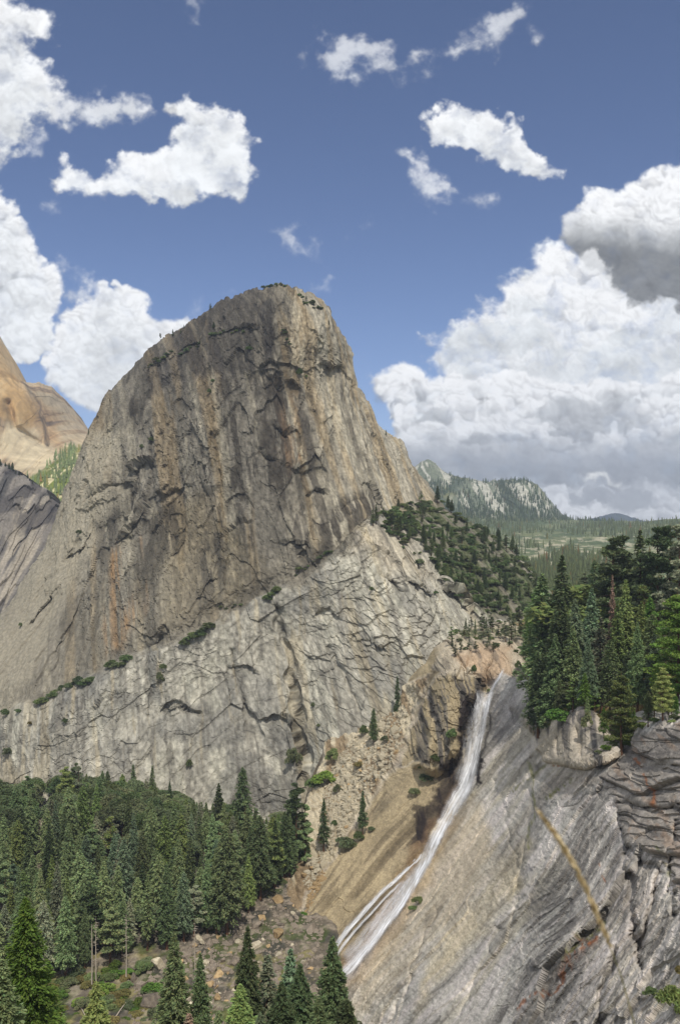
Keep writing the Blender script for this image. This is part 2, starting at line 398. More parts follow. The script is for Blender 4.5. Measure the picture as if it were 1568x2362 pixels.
# unseen broken cloud added behind and above the viewer, to raise the fill light
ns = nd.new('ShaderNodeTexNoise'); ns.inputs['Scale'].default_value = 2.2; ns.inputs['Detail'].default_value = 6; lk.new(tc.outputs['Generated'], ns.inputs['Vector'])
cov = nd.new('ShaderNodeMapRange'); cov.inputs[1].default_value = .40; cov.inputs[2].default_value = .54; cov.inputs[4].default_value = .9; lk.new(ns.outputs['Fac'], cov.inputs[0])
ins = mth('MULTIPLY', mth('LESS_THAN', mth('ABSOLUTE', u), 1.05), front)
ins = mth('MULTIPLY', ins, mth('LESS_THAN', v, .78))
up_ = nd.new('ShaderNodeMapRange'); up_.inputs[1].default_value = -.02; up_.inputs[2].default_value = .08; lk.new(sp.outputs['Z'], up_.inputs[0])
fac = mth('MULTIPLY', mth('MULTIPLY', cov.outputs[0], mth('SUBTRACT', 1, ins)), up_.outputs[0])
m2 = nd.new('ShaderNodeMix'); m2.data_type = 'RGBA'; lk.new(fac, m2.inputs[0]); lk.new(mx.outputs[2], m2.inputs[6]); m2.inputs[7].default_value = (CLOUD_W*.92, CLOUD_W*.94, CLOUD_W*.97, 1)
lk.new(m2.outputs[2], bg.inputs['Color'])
# ================================================================== ROCK AND LAND
M_rock = rock_mat('granite', .25, .5, 1.0)
M_far = rock_mat('far_granite', .03, .5, 6.0)
M_near = rock_mat('near_granite', .9, .6, .35)
M_soil = rock_mat('soil', .5, .4, .4)

CAP_TOP = [(-90,1560),(-60,1490),(0,1440),(30,1395),(60,1332),(90,1282),(112,1215),(130,1160),(150,1112),(170,1070),(200,1012),(240,952),(270,905),(300,872),(340,826),(345,815),(380,787),(440,747),(496,707),(555,675),(586,659),(620,651),(668,651),(714,661),(758,691),(784,731),(806,786),(823,828),(832,862),(850,912),(880,972),(905,1002),(930,1018),(944,1052),(960,1085),(980,1125),(1005,1165),(1050,1198),(1100,1228),(1150,1262),(1200,1310),(1240,1362),(1300,1420),(1340,1440)]
LEDGE = [(-120,1700),(0,1652),(80,1612),(200,1568),(290,1523),(380,1492),(440,1462),(520,1418),(620,1372),(700,1332),(760,1290),(800,1250),(845,1205),(880,1180),(960,1172),(1400,1180)]
CAP_CTRL = [(730,790,1028),(735,720,1050),(545,790,1052),(640,700,1055),(640,800,1012),(645,1000,952),(640,1200,905),(640,1330,878),(640,1450,850),(640,1600,812),(640,1880,765),
 (440,780,1150),(400,920,1070),(290,920,1150),(300,1100,1050),(300,1300,955),(280,1500,888),(150,1200,1120),(100,1400,1030),(40,1500,975),(0,1640,905),(150,1620,862),(300,1720,800),(100,1770,822),(-90,1720,905),(-90,1900,850),
 (450,1450,862),(450,1250,930),(450,1050,992),(480,1880,768),(780,860,1080),(760,980,1000),(850,1010,1045),(925,1060,1100),(850,1170,925),(985,1160,1060),(750,1200,895),(900,1300,842),(1000,1250,890),(1050,1350,842),(1150,1290,990),(1250,1400,920),(1100,1410,815),(1000,1500,772),(900,1650,748),(800,1800,740),(1200,1500,800),(1330,1500,870),(700,1920,745),(1000,1650,730)]
c_dark = lin(104, 96, 84); c_mid = lin(150, 138, 116); c_light = lin(180, 174, 158); c_warm = lin(172, 146, 102); c_orange = lin(186, 134, 70); c_black = lin(52, 50, 50); c_green = lin(74, 84, 44)

def cap_feature(x, y):
    ly = np.interp(x, *np.array(LEDGE, float).T)
    d = y-ly
    amp = 20*sstep(-60, 80, x)*(1-sstep(980, 1060, x)) + 6
    f = -amp*sstep(-4, 7, d) + amp*.7*sstep(10, 160, d)
    f = f + 9*sstep(-60, -6, d)*(1-sstep(-4, 5, d))          # the big face undercuts towards the ledge
    # arches and overlaps seen on the face
    for pts, w, a in (([(600,1045),(640,1075),(700,1100),(740,1085)], 9, 6), ([(560,870),(620,860),(690,900),(720,960)], 10, 6), ([(360,880),(430,940),(470,960)], 9, 5),
                      ([(60,1440),(110,1350),(190,1250),(250,1200)], 10, 8), ([(210,1150),(250,1115),(290,1120)], 8, 8), ([(380,1640),(410,1628),(455,1645)], 4, 6),
                      ([(350,1600),(345,1500),(370,1470)], 9, 6), ([(1020,1345),(1060,1375),(1100,1420)], 10, 12), ([(640,1400),(672,1540),(690,1700),(700,1800)], 7, 8),
                      ([(835,930),(860,990),(890,1080)], 6, 10), ([(790,1170),(840,1140),(880,1170),(905,1200)], 9, 7), ([(860,1330),(900,1345),(930,1370)], 8, 7),
                      ([(655,700),(640,780),(665,870),(700,950)], 9, 9), ([(240,1420),(250,1330),(290,1240),(330,1200)], 8, 7), ([(120,1560),(170,1440),(215,1330)], 8, 6),
                      ([(720,1000),(735,1100),(720,1200),(700,1290)], 8, 6), ([(540,1500),(560,1600),(590,1700)], 7, 5), ([(760,1500),(800,1560),(830,1640)], 7, 5)):
        x2 = x + 9*vn(x/30, y/30, 3); y2 = y + 9*vn(x/30, y/30, 4)
        f = f + a*np.exp(-(linedist(x2, y2, pts)/w)**2)
    y3 = y + 5*fbm(x/16, y/16, 3, 5)
    for pts, a in (([(415,1100),(425,1116),(440,1120),(456,1108)], 7), ([(470,1112),(490,1130),(514,1128)], 7), ([(355,1150),(395,1132),(436,1126)], 9), ([(200,1172),(248,1115),(262,1098)], 9),
                   ([(262,1256),(311,1204),(340,1150)], 11), ([(455,1378),(484,1336),(505,1330)], 7), ([(822,1130),(838,1112),(856,1118),(884,1170)], 6), ([(590,850),(620,834),(656,840)], 7), ([(596,862),(625,868),(656,902)], 7),
                   ([(60,1450),(110,1385),(160,1330)], 9), ([(150,1290),(190,1262),(215,1218)], 9), ([(560,1060),(600,1046),(640,1062),(668,1090)], 8), ([(700,1150),(730,1128),(760,1140)], 8), ([(930,1328),(945,1338),(966,1342),(1000,1380)], 8),
                   ([(1020,1348),(1055,1362),(1090,1412)], 12), ([(860,1270),(885,1262),(910,1290)], 6), ([(500,770),(540,758),(600,752)], 7), ([(380,842),(430,800),(480,778)], 8), ([(620,980),(660,1000),(690,990)], 7), ([(290,1090),(330,1060),(360,1070)], 8),
                   ([(520,1230),(560,1200),(590,1210)], 7), ([(640,1250),(680,1240),(720,1262)], 7), ([(380,1300),(410,1270),(430,1230)], 8), ([(740,840),(770,850),(800,846)], 7), ([(380,1640),(410,1628),(458,1644)], 5),
                   ([(720,1420),(760,1404),(800,1430)], 6), ([(520,1540),(560,1530),(600,1556)], 6), ([(600,1660),(640,1650),(690,1672)], 6), ([(200,1650),(260,1600),(300,1590)], 7), ([(820,1480),(860,1470),(900,1510)], 6)):
        q_ = np.array(pts, float); dy = y3-np.interp(x, q_[:, 0], q_[:, 1]); L = q_[-1, 0]-q_[0, 0]
        inr = sstep(q_[0, 0]-3, q_[0, 0]+L*.25, x)*(1-sstep(q_[-1, 0]-L*.25, q_[-1, 0]+3, x))
        a = a*.6; f = f - a*inr*np.exp(-(np.minimum(dy, 0)/(16+L*.35))**2)*(1-sstep(-1, 2, dy)) + a*.35*inr*np.exp(-(dy/9)**2)*(dy > 0)
    return f
def cap_zones(x, y):
    wx_ = x + 14*fbm(x/50, y/50, 3, 1); wy_ = y + 14*fbm(x/50, y/50, 3, 2)
    ly = np.interp(wx_, *np.array(LEDGE, float).T)
    up = 1-sstep(-16, 16, wy_-ly)
    right = sstep(-80, 100, wx_ + 30*fbm(x/60, y/160, 3, 7) - np.interp(wy_, [650, 850, 1000, 1200, 1350], [615, 655, 690, 720, 700]))
    return up, right, wx_, wy_
def cap_detail(x, y, P):
    X, Dp, Z = P[..., 0], P[..., 1], P[..., 2]
    up, right, _, _ = cap_zones(x, y)
    u = X + .35*(Dp-900)*(-.5+1.5*sstep(-170, 130, X)); v = Z - .55*(Dp-900)
    big = 9*fbm(u/120, v/150, 4, 1)
    # steep face: upright plates; lower apron: plates leaning with the slabs
    h1, e1, _ = flakes(u+.25*v, v, 42, 62, 1, .9, .9, .45); h2, e2, _ = flakes(u+9-.3*v, v, 17, 27, 3, .55, .9, .4); h3, e3, _ = flakes(u, v, 7, 10, 5, .6, .9, .35); h4, e4, _ = flakes(u+.3*v, v, 3.4, 4.6, 7, .9, .9, .3)
    a = u*.82 + v*.57; b = -u*.57 + v*.82
    g1, k1, _ = flakes(a, b, 46, 30, 2, .9, .9, .14); g2, k2, _ = flakes(a, b, 19, 12, 4, .9, .9, .16); g3, k3, _ = flakes(a, b, 8, 4.6, 6, 1, .9, .3); g4, k4, _ = flakes(u, v, 3.2, 3.2, 8, 1, .9, .3)
    rough = sstep(-.3, .5, fbm(u/70, v/70, 3, 8))
    rr = sstep(640, 860, x)*sstep(1180, 1260, y)*(1-sstep(1500, 1600, y))       # broken slabs right of centre
    hu = 2.4*h1 + (1.2+1.1*rough)*h2 + (.5+.65*rough)*h3 + (.25+.25*rough)*h4
    hl = 1.2*g1 + (.4+1.1*rr+.5*rough)*g2 + (.2+.8*rr+.45*rough)*g3 + (.1+.4*rr+.25*rough)*g4
    h = hu*up + hl*(1-up)
    cr = 0
    grooves = .8*fbm(u/14, v/60, 4, 5)*up
    return big + h - cr + grooves + .6*fbm(u/3.0, v/3.6, 3, 9) + 1.6*fbm(u/11, v/15, 3, 7) 
def cap_color(x, y, P, N, h):
    X, Dp, Z = P[..., 0], P[..., 1], P[..., 2]
    up, right, wx_, wy_ = cap_zones(x, y)
    u = X + .3*(Dp-900); v = Z-.4*(Dp-900)
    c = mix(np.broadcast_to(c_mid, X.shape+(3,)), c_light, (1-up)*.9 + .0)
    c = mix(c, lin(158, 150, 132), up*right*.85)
    c = mix(c, lin(126, 120, 108), up*(1-right)*.85)  # left face darker than right: stain, plus side light put into the colour
    uu_ = P[..., 0] + .35*(Dp-900)*(-.5+1.5*sstep(-170, 130, X)); vv_ = Z - .55*(Dp-900)
    _, _, p1 = flakes(uu_+.25*vv_, vv_, 42, 62, 1, .9, .9, .45); _, _, p2 = flakes(uu_+9-.3*vv_, vv_, 17, 27, 3, .9, .9, .4); _, _, p3 = flakes(uu_, vv_, 7, 10, 5, .9, .9, .35)
    aa_ = uu_*.82 + vv_*.57; bb_ = -uu_*.57 + vv_*.82
    _, _, o1 = flakes(aa_, bb_, 46, 30, 2, .9, .9, .14); _, _, o2 = flakes(aa_, bb_, 19, 12, 4, .9, .9, .16); _, _, o3 = flakes(aa_, bb_, 8, 4.6, 6, 1, .9, .3)
    plate = (.13*p1 + .10*p2 + .08*p3)*up + (.05*o1 + .07*o2 + .07*o3)*(1-up)
    # rain streaks run down the face
    st1 = fbm(u/6.5+p1*1.6, v/105+p2*.8, 4, 2, .6); st2 = fbm(u/22+9, v/240, 3, 6)
    top = 1-sstep(760, 1000, y + 60*vn(x/60, y/200, 2))
    sd_ = sstep(.0, .42, st1 + .6*st2 + .28*top*(1-right) - .10*right)
    c = mix(c, c_dark*.5, sd_*up*(.82-.30*right))
    c = mix(c, c_warm, sstep(.15, .6, fbm(u/13+4, v/130, 3, 4))*up*.36)
    c = mix(c, lin(190, 180, 156), sstep(.25, .6, fbm(u/9+14, v/70, 4, 7))*up*.4)
    ov = pm(wx_, wy_, [(250,1270),(300,1225),(350,1260),(330,1400),(290,1500),(240,1520),(255,1400)], 14)
    c = mix(c, c_orange, ov*sstep(-.35, .35, fbm(u/6+2, v/70, 3, 3))*.6)
    ov = pm(wx_, wy_, [(360,1180),(480,1150),(560,1250),(620,1330),(560,1380),(440,1430),(380,1450)], 30)
    c = mix(c, lin(150,132,96), ov*.4)
    ov = pm(wx_, wy_, [(630,860),(680,900),(690,1050),(660,1100),(640,980)], 14); c = mix(c, lin(176,130,80), ov*.28*sstep(-.2,.5,st1))
    blk = pm(wx_, wy_, [(335,850),(440,740),(590,655),(628,700),(640,790),(600,850),(480,872),(400,880),(345,905)], 14)
    c = mix(c, c_black, blk*(.45+.55*sstep(-.3, .1, fbm(u/5, v/40, 4, 5)))*.80)
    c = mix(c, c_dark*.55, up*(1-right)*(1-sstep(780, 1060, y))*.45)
    for poly, k in (([(590,960),(640,960),(650,1120),(600,1130)], .5), ([(470,1250),(500,1190),(520,1300),(470,1400),(430,1440)], .5), ([(600,1060),(720,1100),(720,1200),(640,1180)], .35), ([(340,1200),(420,1130),(430,1220),(370,1330),(320,1400)], .4), ([(730,1210),(800,1190),(760,1280),(740,1300)], .6), ([(780,1150),(860,1130),(890,1180),(820,1230),(770,1270),(720,1300),(740,1240)], .45), ([(600,860),(655,860),(665,930),(640,960),(610,930)], .4), ([(300,930),(345,900),(350,960),(320,990)], .45), ([(150,1420),(180,1400),(170,1500),(140,1540)], .5), ([(215,1380),(240,1330),(245,1420),(220,1520)], .5), ([(560,1270),(600,1240),(620,1320),(590,1400),(540,1420)], .3), ([(480,1330),(520,1290),(510,1400),(460,1430)], .35), ([(690,960),(720,950),(740,1080),(700,1100)], .3), ([(700,780),(740,760),(760,860),(730,900)], .25), ([(210,1190),(250,1130),(280,1170),(240,1300)], .4)):
        c = mix(c, c_dark*.5, pm(wx_, wy_, poly, 16)*min(.95, k*1.9)*sstep(-.6, .1, st1))
    # lower slabs: pale, with grey lichen sheets
    c = mix(c, lin(140, 136, 126), (1-up)*sstep(.0, .6, fbm(u/34, v/30, 4, 10))*.7)
    c = mix(c, lin(196, 190, 170), (1-up)*sstep(.1, .6, fbm(u/18+3, v/26, 4, 1))*.6)
    for poly, k in (([(345,1490),(372,1480),(385,1560),(360,1620),(335,1600)], .6), ([(480,1840),(520,1740),(600,1740),(640,1790),(640,1880),(500,1860)], .55), ([(640,1790),(700,1760),(720,1850),(640,1890)], .5), ([(90,1700),(150,1620),(200,1560),(290,1540),(160,1640),(110,1760)], .5), ([(640,1690),(740,1660),(760,1720),(700,1760),(640,1750)], .4)):
        c = mix(c, lin(112, 110, 104), pm(wx_, wy_, poly, 9)*k)
    c = mix(c, lin(188,170,140), (1-up)*pm(wx_, wy_, [(820,1190),(940,1230),(1000,1330),(900,1330),(800,1270)], 40)*.4)
    c = mix(c, lin(112, 106, 96), (1-up)*sstep(.1, .6, fbm(u/5+7, v/46, 4, 6, .6))*.5)
    c = mix(c, lin(186, 168, 130), (1-up)*sstep(.2, .6, fbm(u/9+17, v/60, 4, 2, .6))*.35)
    jn = np.zeros(x.shape)
    for pts, w_ in (([(170,1720),(215,1650),(300,1590)], 1.6), ([(150,1790),(200,1700),(240,1640)], 1.5), ([(345,1490),(338,1600),(352,1700)], 1.5), ([(385,1590),(380,1700),(400,1800)], 1.4), ([(560,1440),(590,1560),(600,1700)], 1.6), ([(640,1400),(672,1540),(690,1700),(700,1790)], 2.2), ([(700,1420),(712,1540),(722,1680)], 1.6), ([(470,1500),(520,1560),(540,1640)], 1.4), ([(760,1340),(820,1440),(850,1540),(840,1640)], 1.6), ([(430,1560),(500,1540),(560,1570)], 1.3), ([(590,1620),(660,1600),(720,1620)], 1.3), ([(860,1260),(960,1390),(1040,1480)], 2.0), ([(900,1420),(960,1480),(990,1520)], 1.6), ([(470,1700),(560,1680),(640,1705)], 1.3), ([(760,1480),(820,1500),(900,1560)], 1.5), ([(1000,1260),(1040,1330),(1090,1400)], 1.8),
                    ([(655,700),(690,800),(720,900),(735,1010)], 1.6), ([(690,900),(700,1020),(690,1150)], 1.6), ([(780,760),(800,870),(820,960)], 1.5), ([(850,940),(880,1010),(900,1090)], 2.2), ([(560,900),(600,980),(590,1100)], 1.5), ([(420,900),(440,1010),(420,1110)], 1.5), ([(500,1150),(540,1240),(530,1340)], 1.5), ([(230,1330),(250,1430),(240,1510)], 1.6), ([(130,1330),(110,1420),(60,1540)], 1.6), ([(170,1260),(150,1380),(110,1500)], 1.6), ([(360,1000),(330,1120),(300,1220)], 1.6)):
        x2 = x + 5*fbm(x/14, y/14, 3, 6); y2 = y + 5*fbm(x/14, y/14, 3, 7)
        jn = np.maximum(jn, np.exp(-(linedist(x2, y2, pts)/w_)**2)*sstep(-.5, .1, fbm(x/30, y/30, 2, 3)))
    c = mix(c, lin(58, 54, 48), jn*.6)
    # brushy slope on the right shoulder
    gr = pm(wx_, wy_, [(930,1165),(1005,1150),(1100,1222),(1200,1300),(1270,1380),(1260,1440),(1180,1420),(1110,1395),(1050,1350),(1000,1290),(960,1230)], 10)
    c = mix(c, mix(np.broadcast_to(c_green, X.shape+(3,)), lin(128,122,104), sstep(0, .4, fbm(u/9, v/9, 4, 2))), gr*.85)
    tk = pm(x, y, [(345,1640),(372,1628),(455,1642),(430,1690),(370,1680)], 6)*0
    c = c*((1+1.25*plate)*(1 + .34*fbm(u/2.6, v/3.6, 3, 8)))[..., None]
    pl = pm(wx_, wy_, [(-90,1560),(0,1440),(60,1320),(150,1110),(220,1000),(285,1010),(250,1180),(190,1330),(110,1500),(40,1640),(-90,1700)], 22)
    c = mix(c, lin(178,168,146), pl*.8)
    c = mix(c, lin(150,142,124), up*sstep(1150, 1420, y)*.35)
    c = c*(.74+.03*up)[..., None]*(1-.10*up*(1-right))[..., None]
    return c*np.array([.985, 1, 1.015])
cap = Relief('granite_dome', -90, 1340, 760, 760, CAP_TOP, [(-90,1960),(300,1960),(600,1990),(760,1960),(1000,1800),(1340,1640)], CAP_CTRL, cap_detail, cap_color, M_rock, rw=70, rR=75, skirt=(10, 30, 9), jag=(2.2, .12), feature=cap_feature)

# ---- canyon wall with the waterfall slab, talus and the near right slope
CW_TOP = [(620,2110),(660,1990),(690,1900),(720,1800),(760,1700),(800,1650),(850,1600),(930,1570),(985,1530),(1010,1490),(1050,1462),(1080,1452),(1110,1440),(1150,1432),(1200,1450),(1222,1500),(1236,1600),(1262,1648),(1300,1640),(1345,1628),(1368,1650),(1400,1700),(1440,1712),(1475,1680),(1520,1662),(1568,1650),(1720,1590)]
CW_BOT = [(620,2450),(800,2520),(1100,2520),(1720,2520)]
CW_CTRL = [(1040,1500,668),(1000,1600,640),(950,1720,632),(1060,1600,622),(1060,1700,606),(990,1770,612),(1125,1590,628),(1100,1700,612),(1075,1800,592),(1030,1900,566),(1000,1960,552),(925,2085,520),(870,2160,500),(800,2240,478),
 (900,1850,618),(850,1950,594),(800,2050,560),(760,2150,530),(720,2220,506),(700,2110,545),(760,2000,588),(770,1900,640),(690,2000,600),(850,1750,690),(900,1680,715),(800,1800,690),(940,1600,735),(740,1740,740),(630,2200,535),(650,2400,455),(760,2330,462),
 (1160,1600,606),(1160,1750,568),(1150,1850,536),(1200,1660,566),(1250,1710,510),(1230,1850,452),(1300,1750,430),(1400,1750,372),(1400,1850,345),(1480,1700,345),(1568,1690,310),(1568,1800,290),(1700,1700,275),(1700,1900,240),
 (1100,2000,470),(1000,2100,478),(950,2250,430),(850,2361,440),(1000,2361,375),(1100,2250,370),(1200,2100,365),(1300,2000,335),(1400,2000,300),(1300,2200,275),(1200,2361,285),(1400,2361,220),(1500,2200,228),(1568,2000,252),(1568,2200,205),(1568,2361,180),(1700,2450,150),(1500,2500,175),(1300,2450,230),(1100,2500,300),(900,2500,380),
 (1060,1470,705),(1110,1455,745),(1150,1445,760),(1200,1480,690),(1130,1510,652),(1130,1545,640),(1260,1660,520),(1340,1640,455),(1440,1715,385)]
FALL = [(1124,1588),(1112,1640),(1096,1700),(1084,1760),(1070,1812),(1050,1850),(1028,1895),(1010,1925),(994,1958),(975,2000),(950,2045),(922,2088),(890,2130),(866,2162),(838,2196),(805,2236),(775,2262)]
def below(pts, x, y, w):       # 1 on the side below/right of a line, for steps
    p = np.array(pts, float); return sstep(-w, w, y-np.interp(x, p[:, 0], p[:, 1]))
RIM = [(1180,1600),(1215,1640),(1250,1690),(1262,1742),(1300,1752),(1345,1768),(1385,1758),(1430,1730),(1480,1700),(1568,1655)]
def cw_zones(x, y):
    wx_ = x + 10*fbm(x/40, y/40, 3, 1); wy_ = y + 10*fbm(x/40, y/40, 3, 2)
    tal = pm(wx_, wy_, [(620,2200),(700,1900),(740,1760),(800,1600),(1000,1560),(960,1640),(940,1700),(925,1770),(880,1830),(830,1900),(790,1960),(740,2020),(712,2080),(695,2130),(692,2180),(715,2205),(740,2260),(700,2460),(600,2460)], 7)
    spur = pm(wx_, wy_, [(925,1775),(945,1690),(985,1610),(1030,1540),(1100,1540),(1128,1590),(1100,1640),(1080,1720),(1060,1760),(1010,1790),(975,1760)], 6)
    lip = pm(wx_, wy_, [(1000,1540),(1030,1440),(1260,1420),(1240,1520),(1200,1570),(1160,1548),(1120,1580),(1060,1560)], 8)
    brown = pm(wx_, wy_, [(700,2180),(690,2120),(740,2010),(800,1950),(850,1880),(930,1800),(985,1760),(1040,1790),(1060,1830),(1000,1950),(900,2080),(820,2180),(740,2240)], 6)
    left = pm(wx_, wy_, [(500,1400),(1040,1400),(1110,1590),(1080,1700),(1060,1800),(1000,1930),(900,2080),(780,2240),(600,2700),(500,2700)], 5)
    brown = np.maximum(brown, left*(1-np.clip(spur+lip, 0, 1)))*(1-tal)
    marg = np.exp(-(linedist(wx_+ -22, wy_-14, FALL[6:])/20)**2)
    near = sstep(-90, 60, (wx_-1330) - .45*(wy_-1900)*-1*0 - np.interp(wy_, [1700, 1900, 2100, 2361], [40, -10, -70, -200]))
    block = pm(wx_, wy_, [(1400,1790),(1440,1720),(1500,1690),(1620,1640),(1720,1640),(1720,2100),(1560,2050),(1530,1990),(1440,1930),(1425,1860)], 8)
    ledge = pm(wx_, wy_, [(1215,1650),(1260,1640),(1400,1640),(1420,1745),(1385,1762),(1345,1772),(1300,1758),(1255,1752)], 6)
    return tal, spur, lip, brown, marg, near, block, ledge, wx_, wy_
def cw_feature(x, y):
    f = np.zeros(x.shape)
    x2 = x + 8*vn(x/26, y/26, 3); y2 = y + 8*vn(x/26, y/26, 4)
    # trench of the fall, and the wall on its right
    f = f + 14*np.exp(-(linedist(x, y, FALL[:7])/26)**2) + 3*np.exp(-(linedist(x, y, FALL[6:])/26)**2)
    f = f - 16*pm(x2, y2, [(960,1770),(985,1690),(1020,1620),(1050,1580),(1085,1590),(1075,1650),(1050,1740),(1010,1780)], 10)     # spur stands out
    # overhanging ledge blocks above the slab
    L = pm(x2, y2, [(1215,1640),(1262,1630),(1400,1630),(1425,1742),(1385,1760),(1345,1772),(1300,1758),(1255,1750),(1235,1700)], 4)
    f = f - 15*L
    f = f + 8*np.exp(-(linedist(x2, y2, [(1185,1640),(1215,1680),(1232,1730),(1235,1790)])/10)**2)       # dark cleft
    f = f + 12*np.exp(-(linedist(x2, y2, [(1290,1700),(1300,1745)])/6)**2) + 10*np.exp(-(linedist(x2, y2, [(1340,1690),(1345,1750)])/6)**2)
    for pts, w, a in (([(1216,1760),(1232,1850),(1220,1960),(1195,2060)], 6, 5), ([(1200,2000),(1170,1900),(1150,1800)], 6, 4), ([(1280,1880),(1340,1850),(1390,1820)], 5, 4),
                      ([(1390,2100),(1340,2160),(1290,2230),(1250,2290)], 7, 6), ([(1440,1930),(1450,2050),(1465,2160),(1480,2230)], 8, 6), ([(1420,1860),(1440,1940),(1475,1990),(1530,2010)], 7, 5),
                      ([(1530,1990),(1500,2080),(1470,2190)], 6, 5), ([(1375,2361),(1390,2250),(1420,2190)], 7, 5), ([(1180,2120),(1120,2230),(1060,2361)], 6, 4), ([(1020,2110),(960,2240),(900,2361)], 6, 4),
                      ([(1560,1900),(1545,2000),(1552,2100)], 6, 4), ([(1260,1985),(1210,2080),(1150,2160)], 6, 4), ([(1440,1780),(1560,1760)], 5, 3), ([(1430,1850),(1500,1870),(1560,1850)], 5, 4)):
        f = f + a*np.exp(-(linedist(x2, y2, pts)/w)**2)*np.interp(x, [900, 1300, 1480, 1568], [1.0, .6, 1.0, 1.0])
    f = f + 5*sstep(-4, 4, y2-np.interp(x2, [700, 800, 830], [2205, 2170, 2120]))*(x2 < 860)*(y2 < 2230)*0
    return f
def cw_detail(x, y, P):
    X, Dp, Z = P[..., 0], P[..., 1], P[..., 2]
    tal, spur, lip, brown, marg, near, block, ledge, _, _ = cw_zones(x, y)
    # directions on the slab: the strata run from upper right down to lower left
    k = np.clip(Dp/420, .22, 1.5)
    p = X/Dp*300; q = Z/Dp*300
    a = p*.60 + q*.80; b = -p*.80 + q*.60 
    b = b + 5*fbm(p/60, q/60, 2, 3)
    slab = 1-np.clip(tal+spur+lip+brown+block+ledge, 0, 1)
    h1, e1, c1_ = flakes(a, b, 44, 13, 1, .7, .9, .3); h2, e2, c2_ = flakes(a, b, 19, 5.0, 3, .7, .9, .3); h3, e3, _ = flakes(a, b, 7, 2.1, 5, .7, .9, .3); h4, e4, _ = flakes(a, b, 3, 1.1, 7, .7, .9, .3)
    rg = sstep(-.3, .5, fbm(p/32, q/32, 3, 4)+.3*near)
    hs = (1.5*h1 + .65*h2*(.5+rg) + .32*h3*(.4+rg) + .16*h4*(.3+rg))*(.40+.26*near)
    q1, f1, _ = flakes(X, Z, 22, 34, 7, .9, .9, .4); q2, f2, _ = flakes(X, Z, 8, 13, 9, .9, .9, .4); q3, f3, _ = flakes(X, Z, 3.2, 4.4, 2, .9, .9)
    hb = 2.4*q1 + 1.0*q2 + .5*q3 - 1.4*np.exp(-(f1/.05)**2) - .7*np.exp(-(f2/.07)**2)
    col = 2.2*flakes(X, Z, 9, 46, 4, .6, .9, .3)[0] + .8*q3 + 1.0*q2
    bx = p*.95 - q*.10; bz = p*.10+q*.99
    b1, g1, _ = flakes(bx, bz, 17, 8, 3, 1.0, .9, .25); b2, g2, _ = flakes(bx, bz, 7, 3, 6, 1, .9, .25)
    hk = 1.3*b1 + .45*b2 - .5*np.exp(-(g1/.06)**2)
    # talus: heaped rubble
    t1 = 0
    for sc, am, sd_ in ((7, 1.7, 1), (3.4, 1.1, 4)):
        w1, w2, r = worley((X+.4*Dp)/sc, (Z-.3*Dp)/sc*1.3, sd_); t1 = t1 + am*(np.clip(1-w1*1.3, 0, 1)*1.2 + .5*r[0])
    hbwn = .9*h1 + .35*h2 + 1.2*fbm(a/50, b/14, 3, 2)
    h = hs*slab + col*spur + hb*lip*.8 + (.5*flakes(p, q, 5, 30, 4, .4, .9, .2)[0]+.35*q3)*ledge + hk*block*1.1 + t1*tal + hbwn*brown*(1-spur)*.6
    return h + 3.5*fbm(X/70, Z/70, 3, 6)*np.clip(k, .2, 1) + .22*fbm(p/1.4, q/1.4, 3, 9)*np.clip(k, .2, 1)
